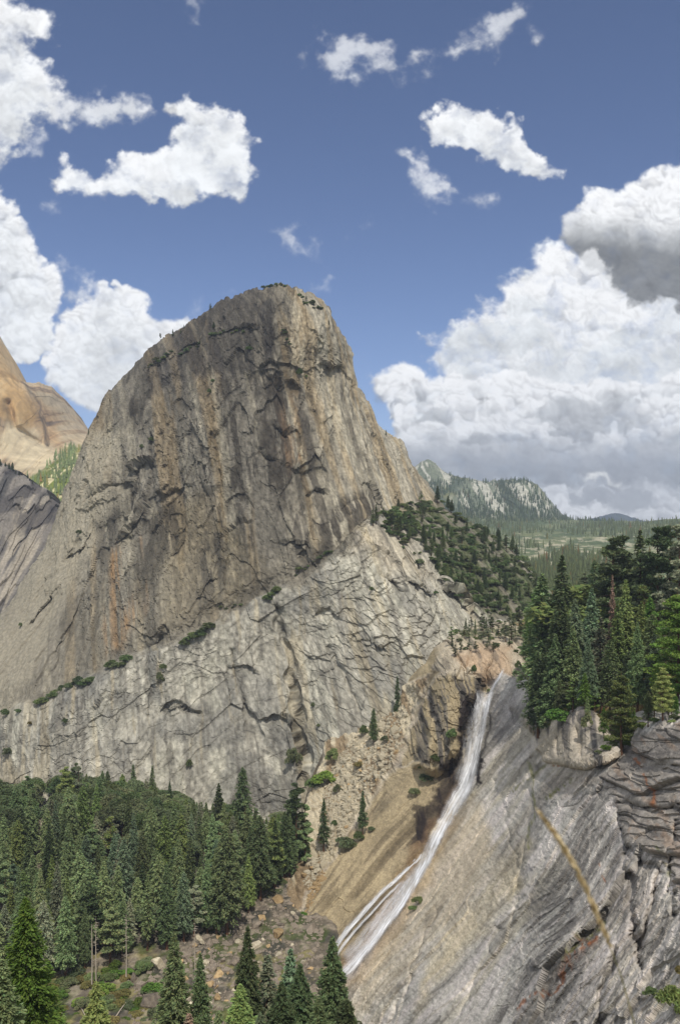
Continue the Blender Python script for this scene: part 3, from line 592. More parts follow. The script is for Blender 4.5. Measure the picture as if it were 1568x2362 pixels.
def cw_color(x, y, P, N, h):
    X, Dp, Z = P[..., 0], P[..., 1], P[..., 2]
    tal, spur, lip, brown, marg, near, block, ledge, wx_, wy_ = cw_zones(x, y)
    p = X/Dp*300; q = Z/Dp*300
    a = p*.60 + q*.80; b = -p*.80 + q*.60
    b = b + 5*fbm(p/60, q/60, 2, 3)
    _, _, c1_ = flakes(a, b, 44, 13, 1, .7, .9, .3); _, _, c2_ = flakes(a, b, 19, 5.0, 3, .7, .9, .3); _, _, c3_ = flakes(a, b, 7, 2.1, 5, .7, .9, .3)
    sh = X.shape+(3,)
    c = np.broadcast_to(lin(186, 181, 171), sh)
    s1 = fbm(a/36+c1_*1.5, b/3.2, 5, 2, .6); s2 = fbm(a/70+4, b/12, 4, 6); s3 = fbm(a/15+c2_*2, b/1.4, 4, 8, .6)
    c = mix(c, lin(188, 176, 146), sstep(.0, .45, s2)*.5*(1-near*.6))
    c = mix(c, lin(204, 196, 188), sstep(.0, .5, s1)*(.65))
    c = mix(c, lin(122, 116, 110), sstep(.1, .55, -s1+.22*near)*(.42+.12*near))
    c = mix(c, lin(74, 70, 68), sstep(.3, .7, -s3 - .4*s1 + .2*near)*(.40+.12*near))
    c = mix(c, lin(216, 206, 200), sstep(.25, .6, s3+.3*s1)*.5)
    # hand-seen darker and yellow zones of the slab
    for poly, k, cc in (([(1000,1850),(1100,1830),(1150,1980),(1060,2140),(900,2300),(800,2361),(830,2260),(950,2080)], .55, lin(176,158,122)),
                        ([(1180,1950),(1230,1940),(1180,2080),(1100,2180),(1020,2280),(960,2361),(1000,2230),(1100,2080)], .5, lin(206,186,138)),
                        ([(1140,1960),(1200,1900),(1215,2000),(1130,2090)], .35, lin(110,104,98)), ([(1215,1840),(1262,1790),(1300,1800),(1250,1900),(1225,2010)], .45, lin(92,90,92)),
                        ([(1270,1780),(1350,1765),(1400,1800),(1310,1830),(1240,1860)], .6, lin(140,128,110)), ([(1400,1920),(1470,1900),(1500,2100),(1480,2230),(1430,2160)], .45, lin(112,108,108)),
                        ([(1190,2290),(1300,2180),(1420,2160),(1400,2361),(1200,2400)], .35, lin(124,120,118)), ([(1140,1600),(1200,1590),(1215,1700),(1180,1760),(1130,1700)], .45, lin(118,112,112)),
                        ([(1450,2000),(1540,2010),(1500,2361),(1440,2361)], .35, lin(186,176,164)), ([(1300,2080),(1400,2040),(1380,2110),(1280,2180)], .4, lin(120,116,114))):
        c = mix(c, cc, pm(wx_, wy_, poly, 18)*k*(.6+.4*sstep(-.3, .3, s1)))
    c = mix(c, lin(38, 34, 34), np.exp(-(linedist(wx_, wy_, [(1185,1640),(1215,1680),(1232,1730),(1240,1770)])/17)**2)*.75*sstep(-.3, .3, v1 if False else fbm(X/3.5, Z/24, 4, 3, .6)))  # shade inside the cleft put into the rock colour
    # talus
    tc_ = mix(np.broadcast_to(lin(188, 176, 150), sh), lin(140, 122, 96), sstep(-.2, .5, fbm(X/8, Z/8, 4, 5) + sstep(1950, 2100, y)*.6))
    c = mix(c, tc_, tal)
    # spur and lip
    v1 = fbm(X/3.5, Z/34, 4, 3, .6)
    sc_ = mix(np.broadcast_to(lin(152, 138, 110), sh), lin(108, 102, 92), sstep(-.1, .5, v1)); sc_ = mix(sc_, lin(60, 56, 54), sstep(.3, .7, v1+.2*fbm(X/12, Z/12, 2, 1))*.7)
    c = mix(c, sc_, spur)
    lc = mix(np.broadcast_to(lin(180, 168, 146), sh), lin(168, 142, 114), pm(wx_, wy_, [(1050,1500),(1180,1490),(1180,1560),(1130,1590),(1090,1560)], 14)*.75)
    lc = mix(lc, lin(90, 84, 76), sstep(.1, .6, fbm(X/6, Z/8, 4, 2))*.6)
    c = mix(c, lc, lip)
    c = mix(c, c_green*1.1, pm(wx_, wy_, [(1040,1480),(1080,1440),(1220,1430),(1215,1490),(1150,1470),(1100,1490)], 12)*sstep(-.3, .3, fbm(X/8, Dp/8, 3, 3))*.7)
    # brown polished slab
    bc = mix(np.broadcast_to(lin(158, 143, 114), sh), lin(100, 91, 76), sstep(-.2, .4, s2 + .35*s1))
    bc = mix(bc, lin(176, 160, 128), sstep(.1, .5, fbm(a/40+8, b/5, 4, 4))*.55)
    bc = mix(bc, lin(70, 60, 48), np.exp(-(linedist(wx_, wy_, [(715,2190),(780,2170),(820,2150)])/4)**2)*.7)
    bc = mix(bc, lin(96, 84, 64), pm(wx_, wy_, [(870,1960),(960,1868),(1000,1850),(950,1980),(850,2070),(740,2120),(760,2070)], 12)*.6*sstep(-.4, .3, s1))
    bc = mix(bc, lin(80, 70, 56), sstep(.2, .6, fbm(a/26+3, b/2.4, 4, 9))*.5)
    c = mix(c, bc, brown)
    wet = np.exp(-(linedist(wx_+16, wy_+4, FALL[7:])/17)**2); c = mix(c, lin(112, 84, 56), wet*.5*(x < 1010))
    c = mix(c, lin(178, 146, 92), marg*.4)
    for poly in ([(1015,1760),(1062,1728),(1072,1790),(1040,1850),(1005,1880),(1000,1820)], [(965,1870),(1010,1845),(1015,1900),(985,1950),(958,1965)], [(705,2222),(735,2206),(770,2200),(740,2225)], [(1104,1720),(1122,1750),(1118,1800),(1104,1805)], [(1062,1600),(1092,1590),(1094,1640),(1070,1720),(1052,1760),(1046,1720)], [(1100,1560),(1120,1555),(1118,1590),(1096,1592)]):
        c = mix(c, lin(46, 40, 38), pm(wx_+6*fbm(x/9, y/9, 3, 3), wy_+6*fbm(x/9, y/9, 3, 4), poly, 5)*(.72+.28*sstep(-.3, .4, fbm(X/3, Z/10, 4, 5))))  # wet rock by the fall, and recess shade painted into the colour
    c = mix(c, lin(42, 38, 36), np.exp(-(linedist(wx_, wy_, [(1140,1600),(1128,1680),(1112,1760),(1105,1800)])/4)**2)*.8*sstep(-.3, .2, fbm(X/3, Z/9, 3, 3)))
    c = mix(c, lin(100, 80, 62), .7*pm(wx_, wy_, [(1010,1870),(1040,1800),(1060,1810),(1020,1900),(985,1960),(970,1970)], 6)*.7)
    # blocks, ledges with orange lichen
    kc = mix(np.broadcast_to(lin(150, 142, 132), sh), lin(112, 106, 100), sstep(.0, .6, fbm(p/9, q/3.4, 4, 6)))
    kc = mix(kc, lin(150, 116, 84), sstep(.4, .8, fbm(X/5, Z/3, 4, 7))*.4)
    c = mix(c, kc, block*.85)
    gc = mix(np.broadcast_to(lin(178, 166, 146), sh), lin(70, 66, 64), sstep(.0, .5, fbm(p/2.2, q/22, 4, 9)))
    c = mix(c, gc, ledge*.8)
    for pts, w_ in (([(1285,2250),(1310,2205),(1340,2170),(1370,2160)], 9), ([(1200,2330),(1260,2290),(1285,2250)], 5), ([(1290,1757),(1345,1770)], 3), ([(1470,1760),(1500,1800),(1510,1860)], 4), ([(1380,1990),(1400,2040)], 3)):
        c = mix(c, lin(150, 92, 52), np.exp(-(linedist(wx_, wy_, pts)/w_)**2)*sstep(-.4, .3, fbm(X/1.5, Z/1.5, 3, 3))*.8)
    for pts, w_ in (([(1216,1760),(1232,1850),(1222,1960)], 3.5), ([(1180,1820),(1230,1780),(1270,1760)], 3), ([(1330,1790),(1262,1850)], 4), ([(1530,1960),(1555,2060)], 4), ([(1380,2120),(1330,2170),(1290,2210)], 4)):
        c = mix(c, lin(110, 112, 50), np.exp(-(linedist(wx_, wy_, pts)/w_)**2)*sstep(-.5, .2, fbm(X/1.2, Z/1.2, 3, 4))*.7)
    return .93*c*((1 + .17*fbm(p/1.0, q/1.0, 3, 8))*(1+(.06*c1_+.08*c2_+.08*c3_)*(1-tal)))[..., None]
wall = Relief('canyon_wall', 620, 1720, 860, 800, CW_TOP, CW_BOT, CW_CTRL, cw_detail, cw_color, M_near, rw=26, rR=26, skirt=(8, 14, 2.0), jag=(3, .08), feature=cw_feature)

# ---- far bodies
def far_detail(sc, am, st=1.0):
    def f(x, y, P):
        X, Dp, Z = P[..., 0], P[..., 1], P[..., 2]
        h1, e1, _ = flakes(X, Z-.4*Dp, sc, sc*1.8*st, 2, .8, .9, .5); h2, e2, _ = flakes(X, Z-.4*Dp, sc*.35, sc*.6*st, 4, .8, .9, .5)
        return am*(h1 + .5*h2 + .8*fbm(X/sc/2, (Z-.4*Dp)/sc/2, 5, 3))
    return f
def cliff_color(x, y, P, N, h):
    X, Dp, Z = P[..., 0], P[..., 1], P[..., 2]
    c = mix(np.broadcast_to(lin(124, 118, 110), X.shape+(3,)), lin(80, 78, 76), sstep(-.1, .5, fbm(X/20, (Z-.3*Dp)/60, 5, 4)))
    c = mix(c, lin(168, 158, 140), sstep(.1, .5, fbm(X/9+3, (Z-.3*Dp)/50, 5, 2))*.6)
    c = mix(c, lin(60, 58, 60), sstep(.2, .5, fbm(X/50+3, (Z-.3*Dp)/30, 5, 7) + .5*(1-sstep(0, 60, y-np.interp(x, [-90, 0, 150], [1060, 1068, 1200]))))*.7)
    return c
side_cliff = Relief('side_cliff', -90, 165, 200, 300, [(-90,1050),(0,1066),(20,1073),(45,1082),(80,1106),(110,1136),(135,1168),(150,1200),(165,1240)], [(-90,1600),(165,1600)],
    [(-90,1060,1500),(0,1100,1480),(100,1150,1500),(-90,1400,1300),(60,1400,1290),(-90,1600,1150),(160,1500,1260),(150,1250,1460)], far_detail(40, 6), cliff_color, M_rock, rw=20, rR=40, skirt=(8, 40, 8), jag=(4, .1))
def hd_color(x, y, P, N, h):
    X, Dp, Z = P[..., 0], P[..., 1], P[..., 2]; sh = X.shape+(3,)
    wx_ = x + 7*fbm(x/30, y/30, 3, 1); wy_ = y + 7*fbm(x/30, y/30, 3, 2)
    c = np.broadcast_to(lin(192, 174, 142), sh)
    st = fbm(X/14, Z/130, 4, 3, .6)
    c = mix(c, lin(188, 154, 112), pm(wx_, wy_, [(20,870),(60,900),(130,960),(150,1040),(110,1030),(60,970),(15,930)], 16)*.75)
    c = mix(c, lin(160, 128, 92), sstep(.0, .5, st)*.6)
    c = mix(c, lin(96, 88, 82), sstep(.35, .7, st)*.7)
    c = mix(c, lin(216, 200, 166), pm(wx_, wy_, [(20,970),(60,985),(110,1030),(150,1055),(90,1095),(40,1080),(0,1040),(0,1000)], 14)*.7)
    c = mix(c, lin(176, 160, 136), pm(wx_, wy_, [(60,880),(120,885),(170,940),(215,1010),(160,1000),(110,930)], 16)*.6*sstep(-.4, .2, -st))
    c = mix(c, lin(96, 84, 70), np.exp(-(linedist(wx_, wy_, [(46,872),(78,912),(100,960),(112,1030)])/2.6)**2)*.6)
    c = mix(c, lin(204, 164, 100), pm(wx_, wy_, [(-90,700),(0,780),(45,880),(90,960),(60,990),(0,960),(-90,900)], 12)*.5)
    gm = pm(wx_, wy_, [(60,1110),(120,1070),(150,1035),(215,1030),(230,1040),(160,1240),(90,1190)], 8)
    g = mix(np.broadcast_to(lin(106, 116, 50), sh), lin(190, 180, 140), sstep(.1, .3, fbm(X/12, (Z-.5*Dp)/12, 4, 5)))
    return mix(c*.78, g, gm)
def hd_feature(x, y):
    f = 30*np.exp(-(linedist(x, y, [(20,930),(35,985),(70,1010),(105,1030)])/9)**2)
    f = f + 120*pm(x, y, [(58,880),(64,870),(240,900),(240,1040),(150,1050),(112,1030),(100,960),(75,915)], 6)
    f = f - 160*pm(x, y, [(60,1110),(120,1075),(150,1045),(250,1030),(250,1300),(0,1300)], 8)
    return f
big_dome = Relief('far_dome_shoulder', -90, 250, 260, 320, [(-90,640),(0,790),(15,826),(30,855),(44,875),(60,884),(90,882),(120,892),(150,920),(175,952),(198,985),(210,1004),(232,1040),(250,1080)], [(-90,1260),(250,1260)],
    [(-90,800,2600),(0,900,2500),(60,950,2560),(100,950,2700),(150,1000,2760),(200,1010,2900),(40,1050,2420),(-90,1050,2350),(120,1100,2300),(220,1060,2400),(60,1200,2000),(200,1200,2100),(-90,1250,1950)], far_detail(45, 1.6, 2), hd_color, M_far, rw=26, rR=160, skirt=(8, 90, 20), jag=(2, .1), feature=hd_feature)
def mt_color(x, y, P, N, h):
    X, Dp, Z = P[..., 0], P[..., 1], P[..., 2]; sh = X.shape+(3,)
    wx_ = x + 9*fbm(x/24, y/24, 4, 1); wy_ = y + 9*fbm(x/24, y/24, 4, 2)
    g = mix(np.broadcast_to(lin(76, 86, 66), sh), lin(104, 106, 70), sstep(-.3, .4, fbm(X/90, (Z-.5*Dp)/60, 5, 3)))
    r = mix(np.broadcast_to(lin(172, 170, 154), sh), lin(104, 110, 88), sstep(.0, .3, fbm(X/34, (Z-.3*Dp)/16, 5, 5)))
    m = np.maximum.reduce([pm(wx_, wy_, [(940,1080),(985,1040),(1015,1060),(1040,1095),(1036,1124),(1000,1120),(950,1130)], 6), pm(wx_, wy_, [(1065,1112),(1100,1100),(1130,1112),(1160,1150),(1180,1182),(1130,1190),(1070,1170),(1020,1160),(1050,1140)], 9),
        pm(wx_, wy_, [(1165,1120),(1200,1108),(1240,1118),(1270,1155),(1300,1192),(1250,1195),(1210,1170),(1180,1140)], 7)])
    return mix(g, r, m)
mount = Relief('far_mountain', 900, 1420, 420, 150, [(900,1110),(945,1092),(960,1077),(975,1065),(987,1061),(1000,1068),(1012,1080),(1035,1094),(1060,1098),(1090,1106),(1120,1112),(1145,1109),(1180,1106),(1210,1106),(1236,1116),(1255,1135),(1275,1162),(1295,1186),(1320,1196),(1420,1206)], [(900,1250),(1420,1250)],
    [(900,1120,4900),(985,1080,5000),(1050,1120,4700),(1100,1130,4600),(1160,1130,4900),(1210,1130,4600),(1290,1195,4700),(900,1250,3900),(1100,1250,3600),(1300,1250,3700),(1420,1210,4600),(1420,1250,3700)], far_detail(120, 8), mt_color, M_far, rw=10, rR=260, skirt=(6, 150, 12), jag=(1.6, .15))
def blue_color(x, y, P, N, h):
    X, Dp, Z = P[..., 0], P[..., 1], P[..., 2]
    return mix(np.broadcast_to(lin(44, 56, 62), X.shape+(3,)), lin(62, 72, 66), sstep(-.3, .4, fbm(X/200, Z/60, 4, 3)))
bluem = Relief('distant_mountain', 1290, 1720, 240, 40, [(1290,1206),(1340,1202),(1372,1196),(1400,1187),(1425,1184),(1447,1190),(1455,1194),(1462,1193),(1475,1200),(1500,1206),(1540,1208),(1720,1207)], [(1290,1230),(1720,1230)],
    [(1290,1205,9300),(1500,1205,9300),(1720,1205,9300),(1290,1230,8000),(1720,1230,8000)], far_detail(300, 10), blue_color, M_far, rw=8, rR=200, skirt=(4, 100, 12), jag=(.8, .2))
def fv_color(x, y, P, N, h):
    X, Dp, Z = P[..., 0], P[..., 1], P[..., 2]; sh = X.shape+(3,)
    g = mix(np.broadcast_to(lin(80, 92, 62), sh), lin(108, 114, 80), sstep(-.3, .4, fbm(X/70, Dp/160, 5, 3)))
    m = sstep(.0, .28, fbm(X/22, Dp/46, 5, 5) + .35*sstep(1240, 1270, y) - .6*(1-sstep(1222, 1240, y)) - .38)
    return mix(g, lin(176, 168, 142), m*.75)
fval = Relief('far_valley', 960, 1760, 420, 260, [(960,1190),(1100,1195),(1250,1197),(1320,1198),(1400,1201),(1480,1203),(1568,1196),(1760,1180)], [(960,1480),(1760,1480)],
    [(960,1195,4400),(1300,1200,4400),(1500,1205,3600),(1760,1190,3000),(1000,1250,2800),(1300,1260,2500),(1600,1260,2100),(1100,1300,2100),(1400,1300,1800),(1700,1300,1600),(1000,1400,1500),(1400,1400,1150),(1760,1400,1050),(1100,1480,1150),(1600,1480,850)],
    lambda x, y, P: 5*fbm(P[..., 0]/90, P[..., 1]/160, 5, 3), fv_color, M_far, rw=4, rR=60, skirt=(6, 120, 3), jag=(1, .1))
def gr_color(x, y, P, N, h):
    X, Dp, Z = P[..., 0], P[..., 1], P[..., 2]; sh = X.shape+(3,)
    c = mix(np.broadcast_to(lin(104, 88, 62), sh), lin(138, 116, 74), sstep(-.3, .3, fbm(X/9, Dp/9, 4, 3)))
    c = mix(c, lin(100, 108, 46), sstep(0, .4, fbm(X/6+4, Dp/6, 4, 5))*.8)
    return mix(c, lin(160, 150, 132), sstep(.3, .6, fbm(X/5+4, Dp/8, 4, 7))*.7)
grove = Relief('grove_bank', 1190, 1760, 240, 160, [(1190,1440),(1240,1420),(1400,1400),(1568,1390),(1760,1360)], [(1190,1600),(1225,1640),(1260,1690),(1400,1730),(1440,1730),(1500,1700),(1568,1680),(1760,1620)],
    [(1200,1500,680),(1230,1600,610),(1260,1660,565),(1340,1660,490),(1400,1710,412),(1440,1720,402),(1500,1690,380),(1568,1660,350),(1760,1600,300),(1240,1430,820),(1400,1410,760),(1568,1400,650),(1760,1380,560),(1400,1550,530),(1568,1520,470),(1300,1560,600)],
    lambda x, y, P: 1.2*fbm(P[..., 0]/20, P[..., 1]/20, 5, 3), gr_color, M_soil, rw=8, rR=20, skirt=(6, 60, 3), jag=(1, .1))

# ---- valley floor (real heightfield) and the hillside under the camera
def zval(X, Y):
    z = -250 + 20*sstep(470, 640, Y)*(1-sstep(-140, 40, X)) + 4*sstep(560, 700, Y) - 45*sstep(640, 830, Y) - 26*sstep(-6, 26, X)
    return z + 3.0*fbm(X/60+3, Y/60, 4, 5)
vx = np.linspace(-460, 130, 420); vy = np.linspace(330, 960, 420)
VX, VY = np.meshgrid(vx, vy)
VZ = zval(VX, VY)
w1, w2, r = worley(VX/5, VY/7, 3); px_ = VX/VY*F+CX; py_ = CY-VZ/VY*F
VZ2 = VZ + 1.2*np.clip(1-w1*1.3, 0, 1) + .5*fbm(VX/3, VY/3, 3, 2)
c = mix(np.broadcast_to(lin(100, 92, 80), VX.shape+(3,)), lin(70, 68, 60), sstep(-.3, .4, fbm(VX/12, VY/12, 4, 2)))
c = mix(c, lin(134, 126, 84), sstep(.0, .5, fbm(VX/9+7, VY/9, 4, 6))*(py_ > 2180)*.8)
c = mix(c, lin(70, 82, 40), sstep(.15, .5, fbm(VX/14+2, VY/14, 4, 7))*.7)
c = mix(c, lin(160, 148, 130), sstep(.1, .6, fbm(VX/5+7, VY/6, 4, 9))*.5)
struct(obj('valley_floor', make_mesh('valley_floor', np.stack([VX, VY, VZ2], -1).reshape(-1, 3), gridfaces(420, 420), cols=c.reshape(-1, 3)), M_soil))
def zhill(X, Y):
    return -1.75 - .66*np.maximum(Y-2.2, 0) - .12*np.maximum(-X-1, 0) - .02*np.maximum(Y-60, 0)
hx = np.linspace(-220, 60, 120); hy = np.concatenate([np.linspace(-60, 8, 60), np.linspace(9, 330, 120)])
HX, HY = np.meshgrid(hx, hy); HZ = np.minimum(zhill(HX, HY), -1.75) + .25*fbm(HX/8, HY/8, 4, 3)*sstep(2, 20, np.abs(HY)+np.abs(HX))
c = mix(np.broadcast_to(lin(120, 104, 76), HX.shape+(3,)), lin(92, 98, 52), sstep(-.2, .4, fbm(HX/10, HY/10, 4, 2)))
struct(obj('hillside', make_mesh('hillside', np.stack([HX, HY, HZ], -1).reshape(-1, 3), gridfaces(180, 120), cols=c.reshape(-1, 3)), M_soil))
gs = np.array([[-9500, -1000, -275], [9500, -1000, -275], [9500, 12300, -275], [-9500, 12300, -275]], float)
struct(obj('ground', make_mesh('ground', gs, np.array([[0, 1, 2, 3]]), cols=np.tile(lin(96, 100, 62), (4, 1))), M_soil))

# ---- waterfall
def water_mat(name, dens, lo, hi):
    m, nt, b = mat(name)
    b.inputs['Base Color'].default_value = (.80, .81, .83, 1); b.inputs['Roughness'].default_value = .6
    at = nt.nodes.new('ShaderNodeAttribute'); at.attribute_name = 'Col'
    sp = nt.nodes.new('ShaderNodeSeparateXYZ'); nt.links.new(at.outputs['Vector'], sp.inputs[0])
    cb = nt.nodes.new('ShaderNodeCombineXYZ')
    a = nt.nodes.new('ShaderNodeMath'); a.operation = 'MULTIPLY'; a.inputs[1].default_value = 14
    v = nt.nodes.new('ShaderNodeMath'); v.operation = 'MULTIPLY'; v.inputs[1].default_value = 7
    nt.links.new(sp.outputs[0], a.inputs[0]); nt.links.new(sp.outputs[1], v.inputs[0])
    nt.links.new(a.outputs[0], cb.inputs[0]); nt.links.new(v.outputs[0], cb.inputs[1])
    n = nt.nodes.new('ShaderNodeTexNoise'); n.inputs['Scale'].default_value = 1; n.inputs['Detail'].default_value = 5; n.inputs['Roughness'].default_value = .6
    nt.links.new(cb.outputs[0], n.inputs['Vector'])
    mr = nt.nodes.new('ShaderNodeMapRange'); mr.inputs[1].default_value = .3; mr.inputs[2].default_value = .7; mr.inputs[3].default_value = lo; mr.inputs[4].default_value = hi
    nt.links.new(n.outputs['Fac'], mr.inputs[0])
    mu = nt.nodes.new('ShaderNodeMath'); mu.operation = 'MULTIPLY'; mu.use_clamp = True
    nt.links.new(mr.outputs[0], mu.inputs[0]); nt.links.new(sp.outputs[2], mu.inputs[1])
    nt.links.new(mu.outputs[0], b.inputs['Alpha'])
    return m
M_water = water_mat('falling_water', 1, .22, 1.0); M_veil = water_mat('thin_water', 1, .2, .8)
def water(name, path, m, off=2.0, n=26):
    """path rows: x, y, half width left, half width right, strength"""
    p = np.array(path, float); L = np.r_[0, np.cumsum(np.hypot(*np.diff(p[:, :2], axis=0).T))]
    s = np.linspace(0, L[-1], int(L[-1]/2.2)); q = np.stack([np.interp(s, L, p[:, i]) for i in range(5)], -1)
    for _ in range(2): q[1:-1] = (q[:-2]+q[1:-1]*2+q[2:])/4
    T = np.gradient(q[:, :2], axis=0); T /= np.linalg.norm(T, axis=1, keepdims=True); Nn = np.stack([-T[:, 1], T[:, 0]], -1)
    a = np.linspace(-1, 1, n)
    Wd = np.where(a[None] < 0, q[:, 3:3+1]*a[None]*1.0, q[:, 2:3]*a[None])
    Wd = np.interp(q[:, 1:2], [1600, 1800, 2000], [1.1, 1.15, 1.35])*Wd*(1+.12*fbm(s[:, None]/9+0*a, a[None]*2+s[:, None]/60, 3, 2))
    x = q[:, :1] + Nn[:, :1]*Wd; y = q[:, 1:2] + Nn[:, 1:2]*Wd
    D = wall.D(x, y) + cw_feature(x, y)
    # lie just in front of the rock that is really there
    PW = wall.P; near_ = np.empty(x.shape)
    ii = np.clip(np.round((x-wall.xs[0])/(wall.xs[-1]-wall.xs[0])*(len(wall.xs)-1)).astype(int), 0, len(wall.xs)-1)
    jj = np.clip(np.round((y-wall.ty[ii])/(wall.by[ii]-wall.ty[ii])*(wall.ny-1)).astype(int), 3, wall.ny-4)
    near_ = np.minimum.reduce([PW[jj+dj, ii, 1] for dj in (-3, 0, 3)])
    near_ = np.apply_along_axis(lambda r_: np.convolve(np.pad(r_, 4, mode='edge'), np.ones(9)/9, 'valid'), 0, near_)
    D = near_ - off - 1.2*np.cos(a*math.pi/2)[None] - .5*fbm(a[None]*3+s[:, None]*0, s[:, None]/50+a[None]*0, 3, 5)
    P = unproj(x, y, D)
    e = (np.clip(1-a*a, 0, 1)**2.1)[None]*np.clip(.95+.6*fbm(a[None]*3.1+s[:, None]/90, s[:, None]/26+a[None], 4, 6), .12, 1.6)*q[:, 4:5]*1.1*np.clip(s/12, 0, 1)[:, None]*np.clip((s[-1]-s)/14, 0, 1)[:, None]
    col = np.stack([np.broadcast_to((a*.5+.5)[None], x.shape), np.broadcast_to((s/80)[:, None], x.shape), e], -1)
    return struct(obj(name, make_mesh(name, P.reshape(-1, 3), gridfaces(len(s), n), cols=np.clip(col, 0, 1.5).reshape(-1, 3)*1.0, smooth=True), m))
water('waterfall', [(1110,1590,16,24,.8),(1104,1640,26,26,.85),(1090,1700,22,24,.85),(1080,1760,22,26,.8),(1068,1812,26,30,.6)], M_veil, off=4.0)
water('waterfall', [(1136,1588,5,6,1.2),(1124,1622,8,7,1.3),(1112,1680,9,8,1.4),(1100,1730,13,9,1.35),(1088,1775,18,14,1.2),(1074,1815,24,20,1.1),(1050,1855,21,18,1.05),(1028,1892,18,16,1.1),(1008,1930,16,14,1.1),(994,1960,15,12,1.1),(978,1995,14,11,1.15),(958,2030,13,10,1.15),(925,2085,12,9,1.15),(890,2130,12,9,1.15),(866,2162,11,9,1.15),(838,2196,12,9,1.15),(805,2236,13,9,1.1),(770,2266,12,8,1.0)], M_water, off=9.0)
water('waterfall', [(985,1958,6,6,.5),(960,1985,6,5,.95),(920,2022,5,5,1.1),(876,2062,6,4,1.15),(838,2106,7,4,1.15),(805,2142,8,4,1.2),(780,2175,7,5,1.1),(765,2205,6,5,1.0),(742,2236,6,5,.9),(728,2258,5,5,.8)], M_water, off=2.5)
water('waterfall', [(930,2030,3,3,.6),(890,2068,3,3,.9),(850,2112,3,3,.9),(815,2150,4,3,1.0),(792,2180,4,3,1.0),(775,2205,4,3,.8)], M_water, off=2.5, n=12)
water('waterfall', [(975,1985,8,14,.35),(925,2050,9,12,.6),(870,2120,10,12,.6),(820,2180,12,16,.55),(790,2210,10,12,.5)], M_veil, off=2.0)
water('waterfall', [(1162,1540,3,3,.9),(1152,1560,4,4,1.1),(1140,1578,5,4,1.1),(1128,1600,5,5,1.1)], M_water, off=3.0, n=10)
# ================================================================== PLANTS AND STONES (kinds built once, then copied)
def quads(C, U, V):
    """leaf faces: centres C, half axes U and V"""
    n = len(C)
    P = np.stack([C-U-V*.35, C+U*.15-V, C+U+V*.25, C-U*.1+V], 1).reshape(-1, 3)
    return P, np.arange(n*4).reshape(n, 4)
def rdir(n, r=rng):
    v = r.normal(size=(n, 3)); return v/np.linalg.norm(v, axis=1, keepdims=True)
def crown_mesh(name, C, size, r, up=.5, tint=None, along=None):
    n = len(C)
    N = rdir(n, r); N[:, 2] = np.abs(N[:, 2])*1.0 + up; N[:, 1] -= .25; N /= np.linalg.norm(N, axis=1, keepdims=True)
    A = rdir(n, r) if along is None else along + .45*rdir(n, r)
    U = np.cross(N, A); U /= np.linalg.norm(U, axis=1, keepdims=True)+1e-9; V = np.cross(N, U)
    s = size*r.uniform(.6, 1.3, n)[:, None]
    P, Fq = quads(C, V*s*1.5, U*s*.62)
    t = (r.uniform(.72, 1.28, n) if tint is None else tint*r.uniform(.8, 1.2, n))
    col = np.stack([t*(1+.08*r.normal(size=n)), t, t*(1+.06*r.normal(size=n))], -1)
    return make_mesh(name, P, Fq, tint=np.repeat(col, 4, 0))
def conifer_crown(seed, n=5200, base=.16, R=.125, droop=.22, whorls=42, gap=.18, leaf=.0085, shape=.85, ragged=.3):
    r = np.random.default_rng(seed); Cs = []; Ds = []; Ts = []
    per = n/(whorls*6.0)
    for w_ in range(whorls):
        t = (w_+.5+r.uniform(-.3, .3))/whorls
        z = base + (1-base)*t*.985
        prof = (1-t)**shape*(.55+.45*min(1, t*6)) + .035
        nb = r.integers(5, 8)
        ph = r.uniform(0, 6.28)
        for b_ in range(nb):
            if r.uniform() < gap*(1-.6*t): continue
            ang = ph + b_*6.283/nb + r.uniform(-.3, .3)
            L = R*prof*r.uniform(1-ragged, 1+ragged*.7)
            k = max(4, int(per*3.2*(L/R)**1.1 + 4))
            s = r.uniform(.12, 1, k)**.7
            lat = r.normal(size=k)*.16*L*(1.2-s)*1.6
            d = np.array([math.cos(ang), math.sin(ang), 0]); q = np.array([-d[1], d[0], 0])
            C = np.outer(s*L, d) + np.outer(lat, q)
            C[:, 2] = z - droop*L*s**1.6*1.1 + (.10*L if t > .7 else 0) + r.normal(size=k)*.011*(1-.5*t) + .16*L*(1-s)
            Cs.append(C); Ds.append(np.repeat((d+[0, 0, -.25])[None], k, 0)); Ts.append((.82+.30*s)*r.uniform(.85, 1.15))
    k = 40; C = np.zeros((k, 3)); C[:, :2] = r.normal(size=(k, 2))*.003; C[:, 2] = r.uniform(.95, 1.0, k); Cs.append(C); Ds.append(np.tile([[0, 0, 1.0]], (k, 1))); Ts.append(np.ones(k))
    C = np.concatenate(Cs); D_ = np.concatenate(Ds); T_ = np.concatenate(Ts)
    return crown_mesh('crown', C, leaf, r, .7, T_, D_)
